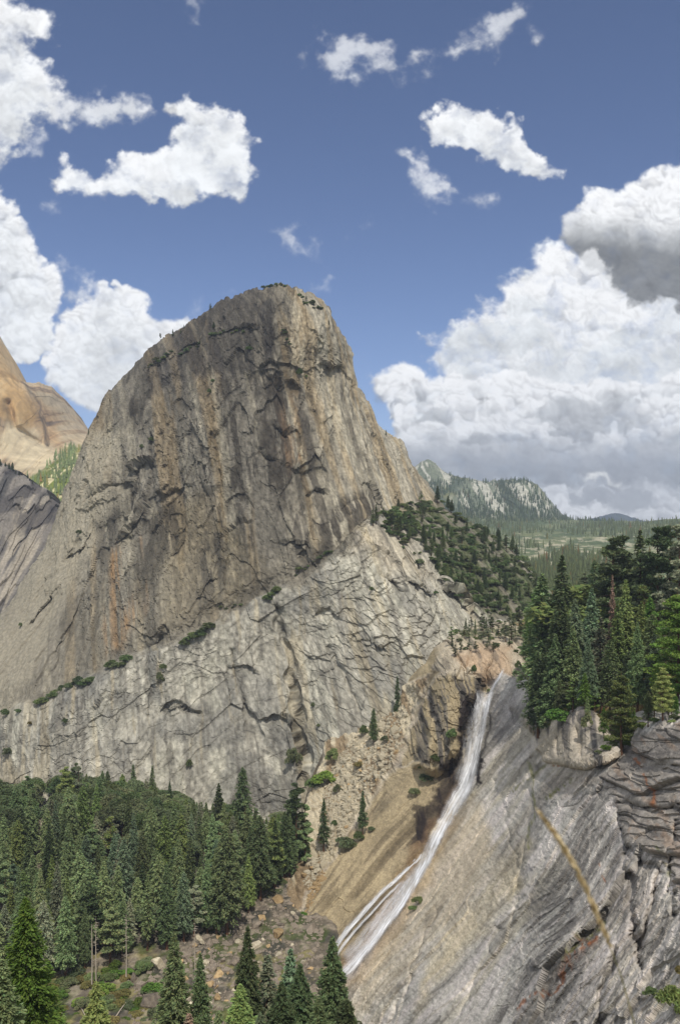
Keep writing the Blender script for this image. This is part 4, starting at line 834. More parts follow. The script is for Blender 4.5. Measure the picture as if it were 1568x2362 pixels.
def pine_crown(seed, n=4600, base=.3, R=.16, lobes=30, leaf=.010):
    """open pine: separate needle clumps on long limbs"""
    r = np.random.default_rng(seed); Cs = []
    for k in range(lobes):
        t = r.uniform(0, 1)**.85; z = base+(1-base)*t*.96
        prof = (1-t)**.6*(.6+.4*min(1, t*4)) + .05
        ang = r.uniform(0, 6.28); L = R*prof*r.uniform(.45, 1.05)
        c = np.array([math.cos(ang)*L, math.sin(ang)*L, z + r.uniform(-.01, .02)])
        m = int(n/lobes*r.uniform(.6, 1.4)); rr = r.uniform(.03, .055)*(.6+.6*prof)
        v = rdir(m, r)*np.array([1.25, 1.25, .55])*rr*r.uniform(.25, 1, (m, 1))**.5
        Cs.append(c+v)
        m = m//4; s = r.uniform(.1, 1, (m, 1)); Cs.append(np.array([0, 0, z-.02])*(1-s) + c*s + r.normal(size=(m, 3))*.008)
    return crown_mesh('crown', np.concatenate(Cs), leaf, r, .4)
def broad_crown(seed, n=4200, lobes=16, R=.36, leaf=.020, flat=.8, z0=.22, zc=.60, lr=1.0):
    r = np.random.default_rng(seed); Cs = []; Ts = []
    for k in range(lobes):
        d = rdir(1, r)[0]; d[2] = abs(d[2])*1.1-.25
        c = np.array([0, 0, zc]) + d*np.array([R*.66, R*.66, .30*flat])*r.uniform(.55, 1)
        rr = lr*R*r.uniform(.30, .56); m = int(n/lobes)
        v = rdir(m, r); v[:, 2] = np.where(v[:, 2] < -.3, -v[:, 2], v[:, 2])
        Cs.append(c + v*np.array([1, 1, .72])*rr*r.uniform(.72, 1.05, (m, 1))); Ts.append(np.full(m, r.uniform(.85, 1.15)))
    C = np.concatenate(Cs); C[:, 2] = np.maximum(C[:, 2], z0*.5)
    return crown_mesh('crown', C, leaf, r, .35, np.concatenate(Ts))
def trunk_mesh(seed, h=1.0, r0=.012, limbs=10, lim_l=.10, lz=(.12, .8), lean=0, taper=.08, sides=6):
    r = np.random.default_rng(seed); V = []; Fs = []
    def tube(P, Rr):
        b = sum(len(v) for v in V); n = len(P); a = np.linspace(0, 2*math.pi, sides, endpoint=False)
        T = np.gradient(P, axis=0); T /= np.linalg.norm(T, axis=1, keepdims=True)+1e-9
        X_ = np.cross(T, [0.31, 0.95, 0.05]); X_ /= np.linalg.norm(X_, axis=1, keepdims=True)+1e-9; Y_ = np.cross(T, X_)
        V.append((P[:, None] + (X_[:, None]*np.cos(a)[None, :, None] + Y_[:, None]*np.sin(a)[None, :, None])*Rr[:, None, None]).reshape(-1, 3))
        for i in range(n-1):
            for j in range(sides):
                Fs.append((b+i*sides+j, b+i*sides+(j+1) % sides, b+(i+1)*sides+(j+1) % sides, b+(i+1)*sides+j))
    z = np.linspace(-.03, h, 9); P = np.stack([lean*z**2 + .004*np.sin(z*9+seed), .004*np.cos(z*7+seed), z], -1)
    tube(P, r0*(np.clip(1-z/h, 0, 1)**.8*(1-taper)+taper)*(1+.5*np.exp(-np.maximum(z, 0)*40)))
    for k in range(limbs):
        zz = r.uniform(*lz); an = r.uniform(0, 6.28); L = lim_l*r.uniform(.5, 1.1)*(1-.6*zz)
        s = np.linspace(0, 1, 4); d = np.array([math.cos(an), math.sin(an), 0])
        Q = np.outer(s*L, d) + np.array([lean*zz**2, 0, 0]); Q[:, 2] += zz + s*L*r.uniform(-.3, .35)
        tube(Q, r0*.28*(1-s*.8))
    return make_mesh('trunk', np.concatenate(V), np.array(Fs), smooth=True)
G = lambda r_, g_, b_: lin(r_, g_, b_)
LM = dict(dark=leaf_mat('dark_fir_leaves', G(96, 110, 74)), mid=leaf_mat('fir_leaves', G(124, 138, 94)), blue=leaf_mat('blue_green_needles', G(114, 130, 100)),
          light=leaf_mat('light_green_needles', G(128, 142, 84)), bright=leaf_mat('bright_green_needles', G(108, 134, 62)), olive=leaf_mat('oak_leaves', G(110, 118, 84)), grey=leaf_mat('grey_green_needles', G(138, 142, 114)),
          brown=leaf_mat('dead_needles', G(158, 134, 114), .1, .004), shrub=leaf_mat('shrub_leaves', G(106, 120, 76)), dry=leaf_mat('dry_shrub_leaves', G(128, 120, 74)))
BK = bark_mat('bark', lin(70, 50, 38), lin(112, 84, 64)); BK2 = bark_mat('weathered_wood', lin(150, 138, 122), lin(196, 186, 170))
TONEWORD = dict(dark='dark green', mid='mid green', blue='blue green', light='light green', bright='bright green', olive='olive green', grey='grey green', brown='rust brown', shrub='green', dry='dry yellowish')
CR = {}
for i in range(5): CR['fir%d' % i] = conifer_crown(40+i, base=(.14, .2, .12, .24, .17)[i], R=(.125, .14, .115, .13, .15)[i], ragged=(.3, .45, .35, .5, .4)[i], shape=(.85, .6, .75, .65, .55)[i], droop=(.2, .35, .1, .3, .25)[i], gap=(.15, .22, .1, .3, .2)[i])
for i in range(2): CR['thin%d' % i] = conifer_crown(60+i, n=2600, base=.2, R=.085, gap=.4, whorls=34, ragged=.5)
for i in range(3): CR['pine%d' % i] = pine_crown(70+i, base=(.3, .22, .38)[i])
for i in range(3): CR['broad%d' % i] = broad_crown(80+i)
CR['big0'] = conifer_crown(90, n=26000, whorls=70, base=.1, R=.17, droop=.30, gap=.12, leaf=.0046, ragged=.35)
CR['big1'] = conifer_crown(91, n=17000, whorls=56, base=.12, R=.15, droop=.2, gap=.15, leaf=.0055)
CR['bigp'] = pine_crown(92, n=12000, base=.12, R=.2, lobes=70, leaf=.0075)
for i in range(3): CR['bush%d' % i] = broad_crown(100+i, n=1700, lobes=15, R=.62, leaf=.038, flat=1.0, z0=.02, zc=.36, lr=.6)
CR['mat0'] = broad_crown(110, n=1300, lobes=9, R=.55, leaf=.05, flat=.6, z0=.0, zc=.26)
TRK = dict(fir=trunk_mesh(1), thin=trunk_mesh(2, r0=.010, limbs=16, lim_l=.07), pine=trunk_mesh(3, r0=.014, limbs=22, lim_l=.15, lz=(.3, .9)), broad=trunk_mesh(4, h=.7, r0=.035, limbs=8, lim_l=.35, lz=(.25, .6)),
           snag=trunk_mesh(5, r0=.014, limbs=34, lim_l=.13, lz=(.35, .95), taper=.02), bare=trunk_mesh(6, r0=.016, limbs=12, lim_l=.06, taper=.3))
CM = {}
def crown_for(key, tone):
    k = key+tone
    if k not in CM:
        me = CR[key].copy(); me.materials.clear(); me.materials.append(LM[tone]); CM[k] = me
    return CM[k]
for t in TRK: TRK[t].materials.append(BK if t not in ('snag', 'bare') else BK2)
PROTO = {}
def tree(name, key, tone, loc, h, wid, rz=None, label='', cat='tree', group=None, lean=0):
    """thing > trunk, crown; copied from the first of its make"""
    tk = 'fir' if key[:3] in ('fir', 'big') else key.rstrip('0123456789')
    if key == 'bigp': tk = 'pine'
    pk = (name, key, tone)
    if pk not in PROTO:
        e = bpy.data.objects.new(name, None); COL.objects.link(e); e.empty_display_size = .1
        obj('trunk', TRK[tk], None, e)
        if key not in ('snag', 'bare'): obj('crown', crown_for(key, tone), None, e)
        PROTO[pk] = e
    else:
        e0 = PROTO[pk]; e = e0.copy(); COL.objects.link(e)
        for ch in e0.children:
            c = ch.copy(); COL.objects.link(c); c.parent = e
    e.location = loc; e.scale = (h*wid, h*wid, h)
    e.rotation_euler = (lean, lean*.6, random.uniform(0, 6.28) if rz is None else rz)
    for k in ('group',):
        if k in e: del e[k]
    return tag(e, label, cat, group)
def bush(name, key, tone, loc, w_, h_, label, cat='shrub', group=None):
    pk = (name, key, tone)
    e = bpy.data.objects.new(name, crown_for(key, tone)); COL.objects.link(e)
    e.location = loc; e.scale = (w_*random.uniform(.8, 1.25), w_*random.uniform(.8, 1.25), h_*random.uniform(.8, 1.15)); e.rotation_euler = (0, 0, random.uniform(0, 6.28))
    return tag(e, label, cat, group)
def stone_mesh(seed, cut=9):
    r = np.random.default_rng(seed)
    import bmesh
    bm = bmesh.new(); bmesh.ops.create_icosphere(bm, subdivisions=3, radius=1)
    co_ = np.array([v.co[:] for v in bm.verts])
    for k in range(cut):
        n = rdir(1, r)[0]; d = r.uniform(.42, .8); t = co_@n; m = t > d; co_[m] -= np.outer(t[m]-d, n)*.97
    co_ *= r.uniform(.75, 1.15, 3)
    co_ += .03*np.stack([fbm(co_[:, 0]*3+i, co_[:, 1]*3+co_[:, 2]*2, 3, i) for i in range(3)], -1)
    for v, p in zip(bm.verts, co_): v.co = p
    me = bpy.data.meshes.new('boulder'); bm.to_mesh(me); bm.free()
    return me, co_
def stone_mat(name, c1, c2):
    m, nt, b = mat(name)
    tc = nt.nodes.new('ShaderNodeTexCoord'); n = nt.nodes.new('ShaderNodeTexNoise'); n.inputs['Scale'].default_value = 2.2; n.inputs['Detail'].default_value = 7; n.inputs['Roughness'].default_value = .65
    oi = nt.nodes.new('ShaderNodeObjectInfo'); ad = nt.nodes.new('ShaderNodeVectorMath'); ad.operation = 'ADD'
    sc = nt.nodes.new('ShaderNodeVectorMath'); sc.operation = 'SCALE'; sc.inputs['Scale'].default_value = 37
    cb = nt.nodes.new('ShaderNodeCombineXYZ'); nt.links.new(oi.outputs['Random'], cb.inputs[0]); nt.links.new(cb.outputs[0], sc.inputs[0])
    nt.links.new(tc.outputs['Object'], ad.inputs[0]); nt.links.new(sc.outputs[0], ad.inputs[1]); nt.links.new(ad.outputs[0], n.inputs['Vector'])
    cr = nt.nodes.new('ShaderNodeValToRGB'); cr.color_ramp.elements[0].color = (*c1, 1); cr.color_ramp.elements[1].color = (*c2, 1); cr.color_ramp.elements[0].position = .32; cr.color_ramp.elements[1].position = .66
    mr = nt.nodes.new('ShaderNodeMapRange'); mr.inputs[3].default_value = .7; mr.inputs[4].default_value = 1.25; nt.links.new(oi.outputs['Random'], mr.inputs[0])
    mu = nt.nodes.new('ShaderNodeVectorMath'); mu.operation = 'SCALE'
    nt.links.new(n.outputs['Fac'], cr.inputs[0]); nt.links.new(cr.outputs[0], mu.inputs[0]); nt.links.new(mr.outputs[0], mu.inputs['Scale']); nt.links.new(mu.outputs[0], b.inputs['Base Color'])
    bp = nt.nodes.new('ShaderNodeBump'); bp.inputs['Distance'].default_value = .1; bp.inputs['Strength'].default_value = .6; nt.links.new(n.outputs['Fac'], bp.inputs['Height']); nt.links.new(bp.outputs[0], b.inputs['Normal'])
    return m
ST = [stone_mesh(200+i, 7+i) for i in range(6)]
SM = dict(pale=stone_mat('pale_stone', lin(150, 138, 114), lin(204, 194, 170)), grey=stone_mat('grey_stone', lin(92, 84, 76), lin(146, 134, 118)), tan=stone_mat('tan_stone', lin(132, 108, 78), lin(182, 158, 118)))
SMESH = {}
def boulder(tone, loc, s, label, group, flat=.75):
    i = random.randrange(6); k = (i, tone)
    if k not in SMESH:
        me = ST[i][0].copy(); me.materials.append(SM[tone]); SMESH[k] = me
    o = bpy.data.objects.new('boulder', SMESH[k]); COL.objects.link(o)
    o.location = loc; o.scale = (s*random.uniform(.8, 1.3), s*random.uniform(.8, 1.2), s*flat*random.uniform(.8, 1.2)); o.rotation_euler = (random.uniform(-.5, .5), random.uniform(-.5, .5), random.uniform(0, 6.28))
    return tag(o, label, 'boulder', group)
def rubble(name, P, S, tone, label):
    """loose small stones nobody could count, one object"""
    base, fc = [], []
    me0 = bpy.data.meshes.new('t'); import bmesh
    bm = bmesh.new(); bmesh.ops.create_icosphere(bm, subdivisions=1, radius=1); b0 = np.array([v.co[:] for v in bm.verts]); f0 = np.array([[v.index for v in f.verts] for f in bm.faces]); bm.free()
    n = len(P); k = len(b0)
    r = np.random.default_rng(5)
    V = b0[None]*(1+.28*r.normal(size=(n, k, 1)).clip(-1.2, 1.2))*S[:, None, None]*r.uniform(.6, 1.3, (n, 1, 3)) + P[:, None]
    Fs = f0[None] + (np.arange(n)*k)[:, None, None]
    o = obj(name, make_mesh(name, V.reshape(-1, 3), Fs.reshape(-1, 3)), SM[tone]); o['kind'] = 'stuff'; o['label'] = label
    return o
def ordn(i):
    return f"{i}{'th' if 10 <= i % 100 <= 20 else {1:'st',2:'nd',3:'rd'}.get(i % 10, 'th')}"
# ================================================================== WHERE THEY STAND
def floor_at(X, Y):
    return np.array([X, Y, float(zval(np.array([X]), np.array([Y]))[0])])
def by_px(x, ytop, D, z=None, surf=None, ybase=None):
    """where a tree stands at distance D on the line of sight x, and how tall it is to reach ytop"""
    X = (x-CX)/F*D
    if surf is not None: p = np.array(surf.at(x, ybase)); D = p[1]; X = p[0]; z = p[2]
    elif z is None: z = floor_at(X, D)[2]
    zt = (CY-ytop)/F*D
    return (X, D, z-.3), zt-z
def rank_labels(items, fmt, nranks, rname):
    """items: (obj, px, D, tone, word); names every one by its rank and order so that each can be found"""
    items = sorted(items, key=lambda t: -t[2]); n = len(items)
    for k in range(nranks):
        part = sorted(items[k*n//nranks:(k+1)*n//nranks], key=lambda t: t[1])
        for i, (o, px, D, tone, word) in enumerate(part):
            o['label'] = fmt.format(tone=TONEWORD.get(tone, tone), word=word, rank=rname[k], nth=ordn(i+1))
# ---- conifers singled out along the valley forest edge and below the camera
VF = 'conifers of the valley forest'
named = [
 # x, ytop, D, crown, tone, width, label
 (560,1768,640,'fir1','dark',1.0,'tall dark fir rising highest above the forest against the pale cliff foot'),
 (505,1805,655,'fir2','dark',1.1,'short dark pointed fir on the forest skyline, left of the tallest fir'),
 (352,1765,715,'thin0','mid',1.1,'slim pointed conifer poking above the oaks against the pale slab'),
 (308,1762,720,'thin1','mid',1.2,'thin-topped conifer above the oaks, left of the slim pointed one'),
 (392,1800,690,'fir0','dark',.9,'dark fir where the forest skyline drops to the right of the oaks'),
 (684,1800,600,'pine0','dark',.85,'tall dark pine with long bare trunk at the right forest edge'),
 (704,1850,600,'pine1','mid',.8,'green pine leaning over the talus at the right forest edge'),
 (657,1870,590,'fir3','dark',.95,'dark fir with red-brown trunk, second from the right forest edge'),
 (600,1880,560,'fir1','dark',1.05,'big dark fir standing in front of a pale rock gap'),
 (635,1890,575,'fir0','dark',.95,'dark fir between the big fir and the right forest edge'),
 (523,1910,520,'fir4','mid',1.05,'broad sunlit conifer with bare lower trunk above the boulder field'),
 (478,1980,520,'fir0','mid',1.0,'mid green conifer left of the broad one above the boulder field'),
 (425,2010,510,'fir1','blue',.95,'blue green conifer with pale top near the front of the forest'),
 (300,2070,500,'thin0','grey',1.3,'grey ragged conifer with a bare lower trunk at the forest front'),
 (195,2020,490,'fir3','mid',1.0,'conifer with twin bare trunk showing at the forest front'),
 (240,1985,500,'fir0','mid',1.0,'sunlit conifer behind the dead pole at the forest front'),
 (750,1842,628,'thin0','dark',1.15,'slim dark pine alone on the talus beside the forest'),
 (840,1822,618,'thin1','dark',1.15,'slim dark pine standing on the edge of the brown slab'),
]
for x, yt, D, cr, tn, wd, lb in named:
    if x >= 745:
        p, h = by_px(x, yt, D, surf=wall, ybase={750: 1975, 840: 1935}[x])
    else: p, h = by_px(x, yt, D)
    tree('pine_tree' if 'pine' in cr or x >= 745 else 'fir_tree', cr, tn, p, h, wd*(1.25 if h > 38 else 1.35), label=lb, cat='conifer', group=None)
fg = [
 (60,2066,150,'big0','bright',1.0,None,'large bright green fir filling the bottom left corner in the foreground'),
 (4,2210,140,'big1','mid',1.2,None,'fir cut by the left edge, beside the large foreground fir'),
 (128,2290,170,'big1','light',1.2,None,'small light fir at the right foot of the large foreground fir'),
 (222,2262,190,'big1','light',1.1,None,'light green young fir below the twin-trunked conifer'),
 (403,2148,250,'big1','mid',.85,None,'tall narrow conifer in the foreground left of the boulder field'),
 (462,2196,252,'big1','mid',.7,None,'slim foreground conifer just right of the tall narrow one'),
 (571,2135,250,'big1','dark',.78,None,'dark narrow foreground fir in front of the boulders'),
 (617,2204,256,'thin0','grey',1.35,None,'airy grey green conifer you can see the boulders through'),
 (554,2268,222,'big1','light',1.35,None,'yellow green broad foreground conifer at the bottom centre'),
 (670,2188,248,'fir0','blue',.95,None,'blue grey young fir between the airy conifer and the fall'),
 (692,2222,225,'big1','dark',1.2,None,'dark bushy foreground fir left of the fir below the fall'),
 (650,2262,210,'big1','dark',1.3,None,'dark foreground fir low at the bottom, left of the bushy one'),
 (767,2158,235,'big1','dark',1.05,None,'tall dark green fir standing right under the end of the fall'),
 (735,2300,205,'big1','dark',1.3,None,'low dark fir at the left foot of the tall fir under the fall'),
 (798,2305,215,'fir4','dark',1.1,None,'small dark fir at the right foot of the tall fir under the fall'),
 (505,2330,215,'big1','mid',1.2,None,'fir whose tip alone shows at the bottom between two taller ones'),
 (600,2335,215,'big1','blue',1.2,None,'blue green fir tip at the bottom, right of the yellow green conifer'),
 (436,2338,222,'thin1','brown',1.4,None,'small rust brown dead fir tip at the bottom'),
]
for x, yt, D, cr, tn, wd, _, lb in fg:
    X = (x-CX)/F*D
    z = float(zhill(np.array([X]), np.array([float(D)]))[0]); zt = (CY-yt)/F*D
    z = min(z, zt-30) if D > 180 else min(z, zt-34)
    tree('fir_tree', cr, tn, (X, D, z), zt-z, wd*1.35, label=lb, cat='conifer')
# ---- the body of the valley forest
def in_poly(x, y, pts): return float(sdf(np.array([float(x)]), np.array([float(y)]), pts)[0]) > 0
GAPP = [(70,1940),(74,1880),(100,1810),(128,1795),(132,1820),(100,1890),(92,1950)]
pts = []; forest = []; oaks = []
r2 = np.random.default_rng(11)
for tries in range(30000):
    D = math.sqrt(r2.uniform(458**2, 800**2)); x = r2.uniform(-40, 730); X = (x-CX)/F*D
    p = floor_at(X, D); yb = CY-p[2]/D*F
    front = np.interp(x, [-40, 150, 260, 420, 540, 620, 700, 730], [2275, 2265, 2230, 2185, 2145, 2072, 2000, 1930])
    back = np.interp(x, [-40, 100, 180, 300, 420, 500, 620, 730], [1780, 1765, 1775, 1815, 1840, 1860, 1885, 1900])
    if yb > front or yb < back: continue
    sp = 10.2 if D < 600 else 9.4
    if any((X-a)**2+(D-b)**2 < sp*sp for a, b in pts): continue
    h = r2.uniform(30, 50) if D < 600 else r2.uniform(26, 42)
    oak = (x < 430 and D > 600 and r2.uniform() < .85) or r2.uniform() < .05
    if oak: h = r2.uniform(18, 28)
    skyl = np.interp(x, [-40, 0, 30, 60, 110, 150, 200, 250, 320, 380, 440, 500, 560, 620, 680, 730], [1745, 1750, 1790, 1790, 1730, 1705, 1735, 1765, 1780, 1815, 1850, 1860, 1850, 1890, 1860, 1890])
    zt = min(p[2]+h, (CY-skyl-r2.uniform(-10, 30))/F*D)
    if D > 590: zt = max(zt, min(p[2]+(31 if oak else 40 if x < 430 else 56), (CY-skyl-r2.uniform(8, 75))/F*D))
    h = zt-p[2]
    if h < 9: continue
    cy_ = yb - h*.55/D*F
    if in_poly(x, yb-h/D*F*.5, GAPP) or in_poly(x, yb-h/D*F*.85, GAPP) or in_poly(x, yb-h/D*F*.2, GAPP): continue
    pts.append((X, D))
    if oak:
        tn = r2.choice(['olive', 'shrub', 'olive', 'dark']); o = tree('oak_tree', 'broad%d' % r2.integers(3), tn, tuple(p-[0, 0, .3]), h, 1.35*min(1.5, 20/h), label='x', cat='oak', group='oaks at the foot of the cliff'); oaks.append((o, x, D, tn, ''))
    else:
        tn = r2.choice(['mid', 'mid', 'blue', 'dark', 'grey', 'mid', 'light'], p=[.27, .22, .11, .08, .1, .1, .12])
        cr = r2.choice(['fir0', 'fir1', 'fir2', 'fir3', 'fir4', 'thin0', 'pine0', 'pine1'], p=[.17, .17, .15, .15, .16, .05, .08, .07])
        o = tree('pine_tree' if 'pine' in cr else 'fir_tree', cr, tn, tuple(p-[0, 0, .3]), h, r2.uniform(.95, 1.35)*(1.2 if h < 34 else 1), label='x', cat='conifer', group=VF)
        forest.append((o, x, D, tn, 'pine' if 'pine' in cr else 'fir'))
def cull(items):
    """leave out trees wholly behind nearer ones"""
    E = [(o.location.x/o.location.y*F+CX, CY-o.location.z/o.location.y*F, o.scale[2]/o.location.y*F, .13*o.scale[0]/o.location.y*F, o.location.y) for o, *_ in items+oaks]
    A = np.array(E); keep = []
    for n, it in enumerate(items):
        x, yb, h, hw, D = E[n]; seen = False
        B = A[A[:, 4] < D-4]
        for t in (.98, .9, .75, .6, .45):
            for s_ in (-.6, 0, .6):
                px = x+s_*hw*(1-t)*1.1; py = yb-h*t
                tt = (B[:, 1]-py)/B[:, 2]
                cov = (tt > .12) & (tt < .95) & (np.abs(px-B[:, 0]) < B[:, 3]*(1-tt)**.7*.9)
                if not cov.any(): seen = True
        if seen: keep.append(it)
        else:
            for c in list(it[0].children): bpy.data.objects.remove(c)
            bpy.data.objects.remove(it[0])
    return keep
PROTO.clear(); k_ = len(forest); forest = cull(forest); print('culled', k_-len(forest))
rank_labels(forest, '{tone} {word}, {nth} from left in the {rank} rank of the valley forest', 7, ['rearmost', 'second rearmost', 'third rearmost', 'middle', 'third', 'second', 'front'])
rank_labels(oaks, '{tone} oak, {nth} from left in the {rank} row at the cliff foot', 3, ['rear', 'middle', 'front'])
print('forest', len(forest), 'oaks', len(oaks))
# ---- dead poles and snags at the forest front
for x, yt, D, lb in ((292,2100,470,'bleached dead trunk with stub branches at the forest front'), (213,2130,462,'thin dead pole standing before the twin-trunked conifer'), (222,2110,466,'forked dead pole among the front conifers, left side'), (450,2120,470,'grey dead stem among the boulders under the broad conifer')):
    p, h = by_px(x, yt, D); tree('dead_tree', 'snag' if x != 213 else 'bare', 'brown', p, h, .8, label=lb, cat='dead tree')
# ---- conifers and bushes on the spur and cliffs: x, ytop, ybase, crown, tone, width
cl = [
 (cap,918,1556,1682,'thin0','dark',1.15,'slim dark conifer alone in front of the pale apron, left of the spur'),
 (wall,870,1640,1728,'fir1','dark',1.1,'full dark conifer at the head of the talus'),
 (cap,993,1503,1590,'thin1','dark',1.3,'leaning dark conifer on the ridge crest above the spur'),
 (cap,985,1560,1640,'fir3','dark',1.2,'dense dark conifer on the ridge just below the leaning one'),
 (cap,866,1165,1215,'thin1','dark',1.9,'upright dark conifer at the left end of the shoulder wood'),
 (cap,856,1178,1222,'thin0','dark',1.9,'smaller conifer touching the left end of the shoulder wood'),
 (cap,1079,1186,1232,'thin0','dark',1.3,'single pointed conifer standing up from the shoulder skyline'),
 (cap,492,705,722,'pine1','dark',1.5,'lone windblown pine on the left skyline of the dome'),
 (cap,378,775,792,'pine0','dark',1.3,'pale-trunked pine, lowest of the row on the dome\'s left skyline'),
 (cap,402,761,782,'thin0','dark',1.8,'pointed conifer, second of the row on the dome\'s left skyline'),
 (cap,418,758,772,'thin1','dark',1.8,'small conifer, third of the row on the dome\'s left skyline'),
 (cap,430,753,764,'thin0','dark',2.0,'tiny conifer, highest of the row on the dome\'s left skyline'),
 (cap,217,993,1012,'thin1','dark',1.5,'tiny conifer low on the dome\'s left skyline beside the orange cliff'),
 (cap,770,731,744,'thin0','dark',2.2,'tiny conifer alone on the dome\'s right skyline'),
 (cap,606,650,662,'pine1','dark',1.7,'small pine at the left end of the summit row'),
 (cap,640,650,662,'pine0','dark',1.7,'small pine in the middle of the summit row'),
 (cap,897,985,1000,'thin0','dark',1.8,'tiny conifer on the right skyline step of the dome'),
 (cap,712,671,683,'pine1','dark',2.0,'pine on the right brow of the summit, the highest there'),
 (cap,727,684,697,'pine0','dark',2.0,'pine on the right brow of the summit, the middle one'),
 (cap,739,694,706,'pine2','dark',2.0,'pine on the right brow of the summit, the lowest there'),
 (cap,571,788,806,'fir3','dark',1.8,'dark fir on the upper left face of the dome under the black streaks'),
 (cap,495,742,760,'fir3','dark',1.8,'dark fir in a notch of the upper left face'),
]
def on(surf, x, yb): return np.array(surf.at(x, yb))
for surf, x, yt, yb, cr, tn, wd, lb in cl:
    p = on(surf, x, yb); h = (yb-yt)/F*p[1]
    tree('pine_tree' if 'pine' in cr else 'conifer', cr, tn, (p[0], p[1]+.5, p[2]-h*.03), h, wd, label=lb, cat='conifer')
bs = [
 (cap,670,1775,42,70,'olive','tall dense bush on the pale cliff foot, the largest there'),
 (cap,436,1770,17,26,'shrub','small round bush alone on the pale slab left of centre'),
 (cap,20,1655,26,30,'shrub','round bush at the left end of the ledge'),
 (cap,48,1645,22,16,'shrub','low bush right of the round one at the left end of the ledge'),
 (cap,22,1745,26,34,'olive','round bush low on the left edge slab'),
 (cap,70,1672,14,14,'dry','dry small bush on the left rubble slope'),
 (cap,155,1668,14,16,'shrub','small bush under the long ledge hedge'),
 (cap,365,1575,24,44,'olive','bush hanging in the grey corner below the ledge'),
 (cap,378,1545,16,22,'shrub','bush just above the one in the grey corner'),
 (cap,690,1316,20,16,'shrub','bush on the base line of the dark face, centre'),
 (cap,715,1628,10,18,'olive','tiny bush in the long vertical crack'),
 (cap,732,1678,10,18,'olive','tiny bush lower down beside the vertical crack'),
 (cap,572,806,16,14,'shrub','bush by the fir on the upper left face'),
 (cap,494,885,14,16,'shrub','bush on the left face below the black streaks'),
 (cap,489,912,12,18,'shrub','bush under the left face crack'),
 (cap,341,1012,20,22,'shrub','bush on the left flank, the upper of a pair'),
 (cap,318,1030,14,18,'shrub','bush on the left flank, the lower of a pair'),
 (cap,700,865,20,30,'shrub','dark bush right of the summit ridge'),
 (cap,716,870,10,12,'shrub','tiny bush touching the dark bush right of the ridge'),
 (cap,185,1235,14,20,'shrub','bush in the crack of the far left slab'),
 (cap,50,1447,12,14,'shrub','bush high at the left edge of the dome'),
 (cap,860,1368,14,14,'shrub','bush on the broken slabs, the left one'),
 (cap,1005,1372,14,16,'shrub','bush on the broken slabs, the right one'),
 (cap,970,1298,22,18,'olive','bush on the broken slabs below the shoulder wood'),
 (cap,930,1262,12,12,'shrub','small bush under the shoulder wood, left'),
 (cap,955,1275,10,10,'olive','small bush under the shoulder wood, middle'),
 (cap,970,610+660,10,10,'shrub','small bush under the shoulder wood, right'),
 (wall,845,1705,26,30,'shrub','bush at the left foot of the full dark conifer'),
 (wall,898,1720,22,26,'olive','bush right of the full dark conifer on the talus'),
 (wall,838,1780,22,22,'dry','yellowish bush in the middle of the talus'),
 (wall,772,1768,36,44,'shrub','bright bush cluster at the top of the forest talus edge'),
 (wall,752,1812,56,42,'bright','long bright green thicket between forest and talus'),
 (wall,725,1825,40,34,'shrub','lower end of the green thicket by the pale cliff'),
 (wall,783,1838,18,30,'olive','upright bush below the thicket on the talus'),
 (wall,775,1915,20,26,'shrub','round bush on the lower talus'),
 (wall,798,1960,52,38,'olive','wide bush at the top edge of the brown slab'),
 (wall,832,1945,30,30,'shrub','bush behind the slim pine on the slab edge'),
 (wall,862,1920,20,12,'olive','low bush trailing along the slab edge'),
 (wall,1040,1705,34,36,'shrub','bush on the ledge right beside the fall'),
 (wall,1002,1760,30,30,'shrub','bush halfway down the rib left of the fall'),
 (wall,985,1805,40,26,'olive','trailing bush lower on the rib left of the fall'),
 (wall,958,1838,34,20,'olive','lowest trailing bush of the rib'),
 (wall,972,1772,14,18,'shrub','small bush on the bare edge left of the rib'),
 (wall,975,2092,30,22,'shrub','dark low bush strip on the slab right of the fall, upper'),
 (wall,962,2108,22,20,'shrub','dark low bush strip on the slab right of the fall, lower'),
 (wall,1300,1672,74,44,'bright','broad light green shrub on the cliff ledge above the slab'),
 (wall,1270,1680,40,34,'olive','left lobe shrub beside the broad ledge shrub'),
 (wall,1358,1690,34,50,'olive','thin brownish bush between the ledge shrub and the front pine'),
 (wall,1130,1600,10,12,'shrub','tiny bush at the brink of the fall'),
 (wall,1090,1555,16,26,'shrub','dark bush in the cleft left of the brink'),
 (wall,1195,1545,16,26,'shrub','bush on the rock right of the brink'),
 (wall,1188,1560,14,20,'olive','small bush below the one right of the brink'),
 (wall,1548,2345,84,96,'light','bright green bush in the bottom right corner'),
 (wall,1498,2300,40,44,'shrub','dark small bush left of the corner bush'),
 (wall,1568,2250,26,40,'dry','dry yellowish bush at the right edge near the corner'),
]
for surf, x, yb, wpx, hpx, tn, lb in bs:
    p = on(surf, x, yb); k = p[1]/F
    bush('shrub', 'bush%d' % random.randrange(3), tn, (p[0], p[1]-wpx*k*.1, p[2]-hpx*k*.12), wpx*k*1.0, hpx*k*1.25, lb)
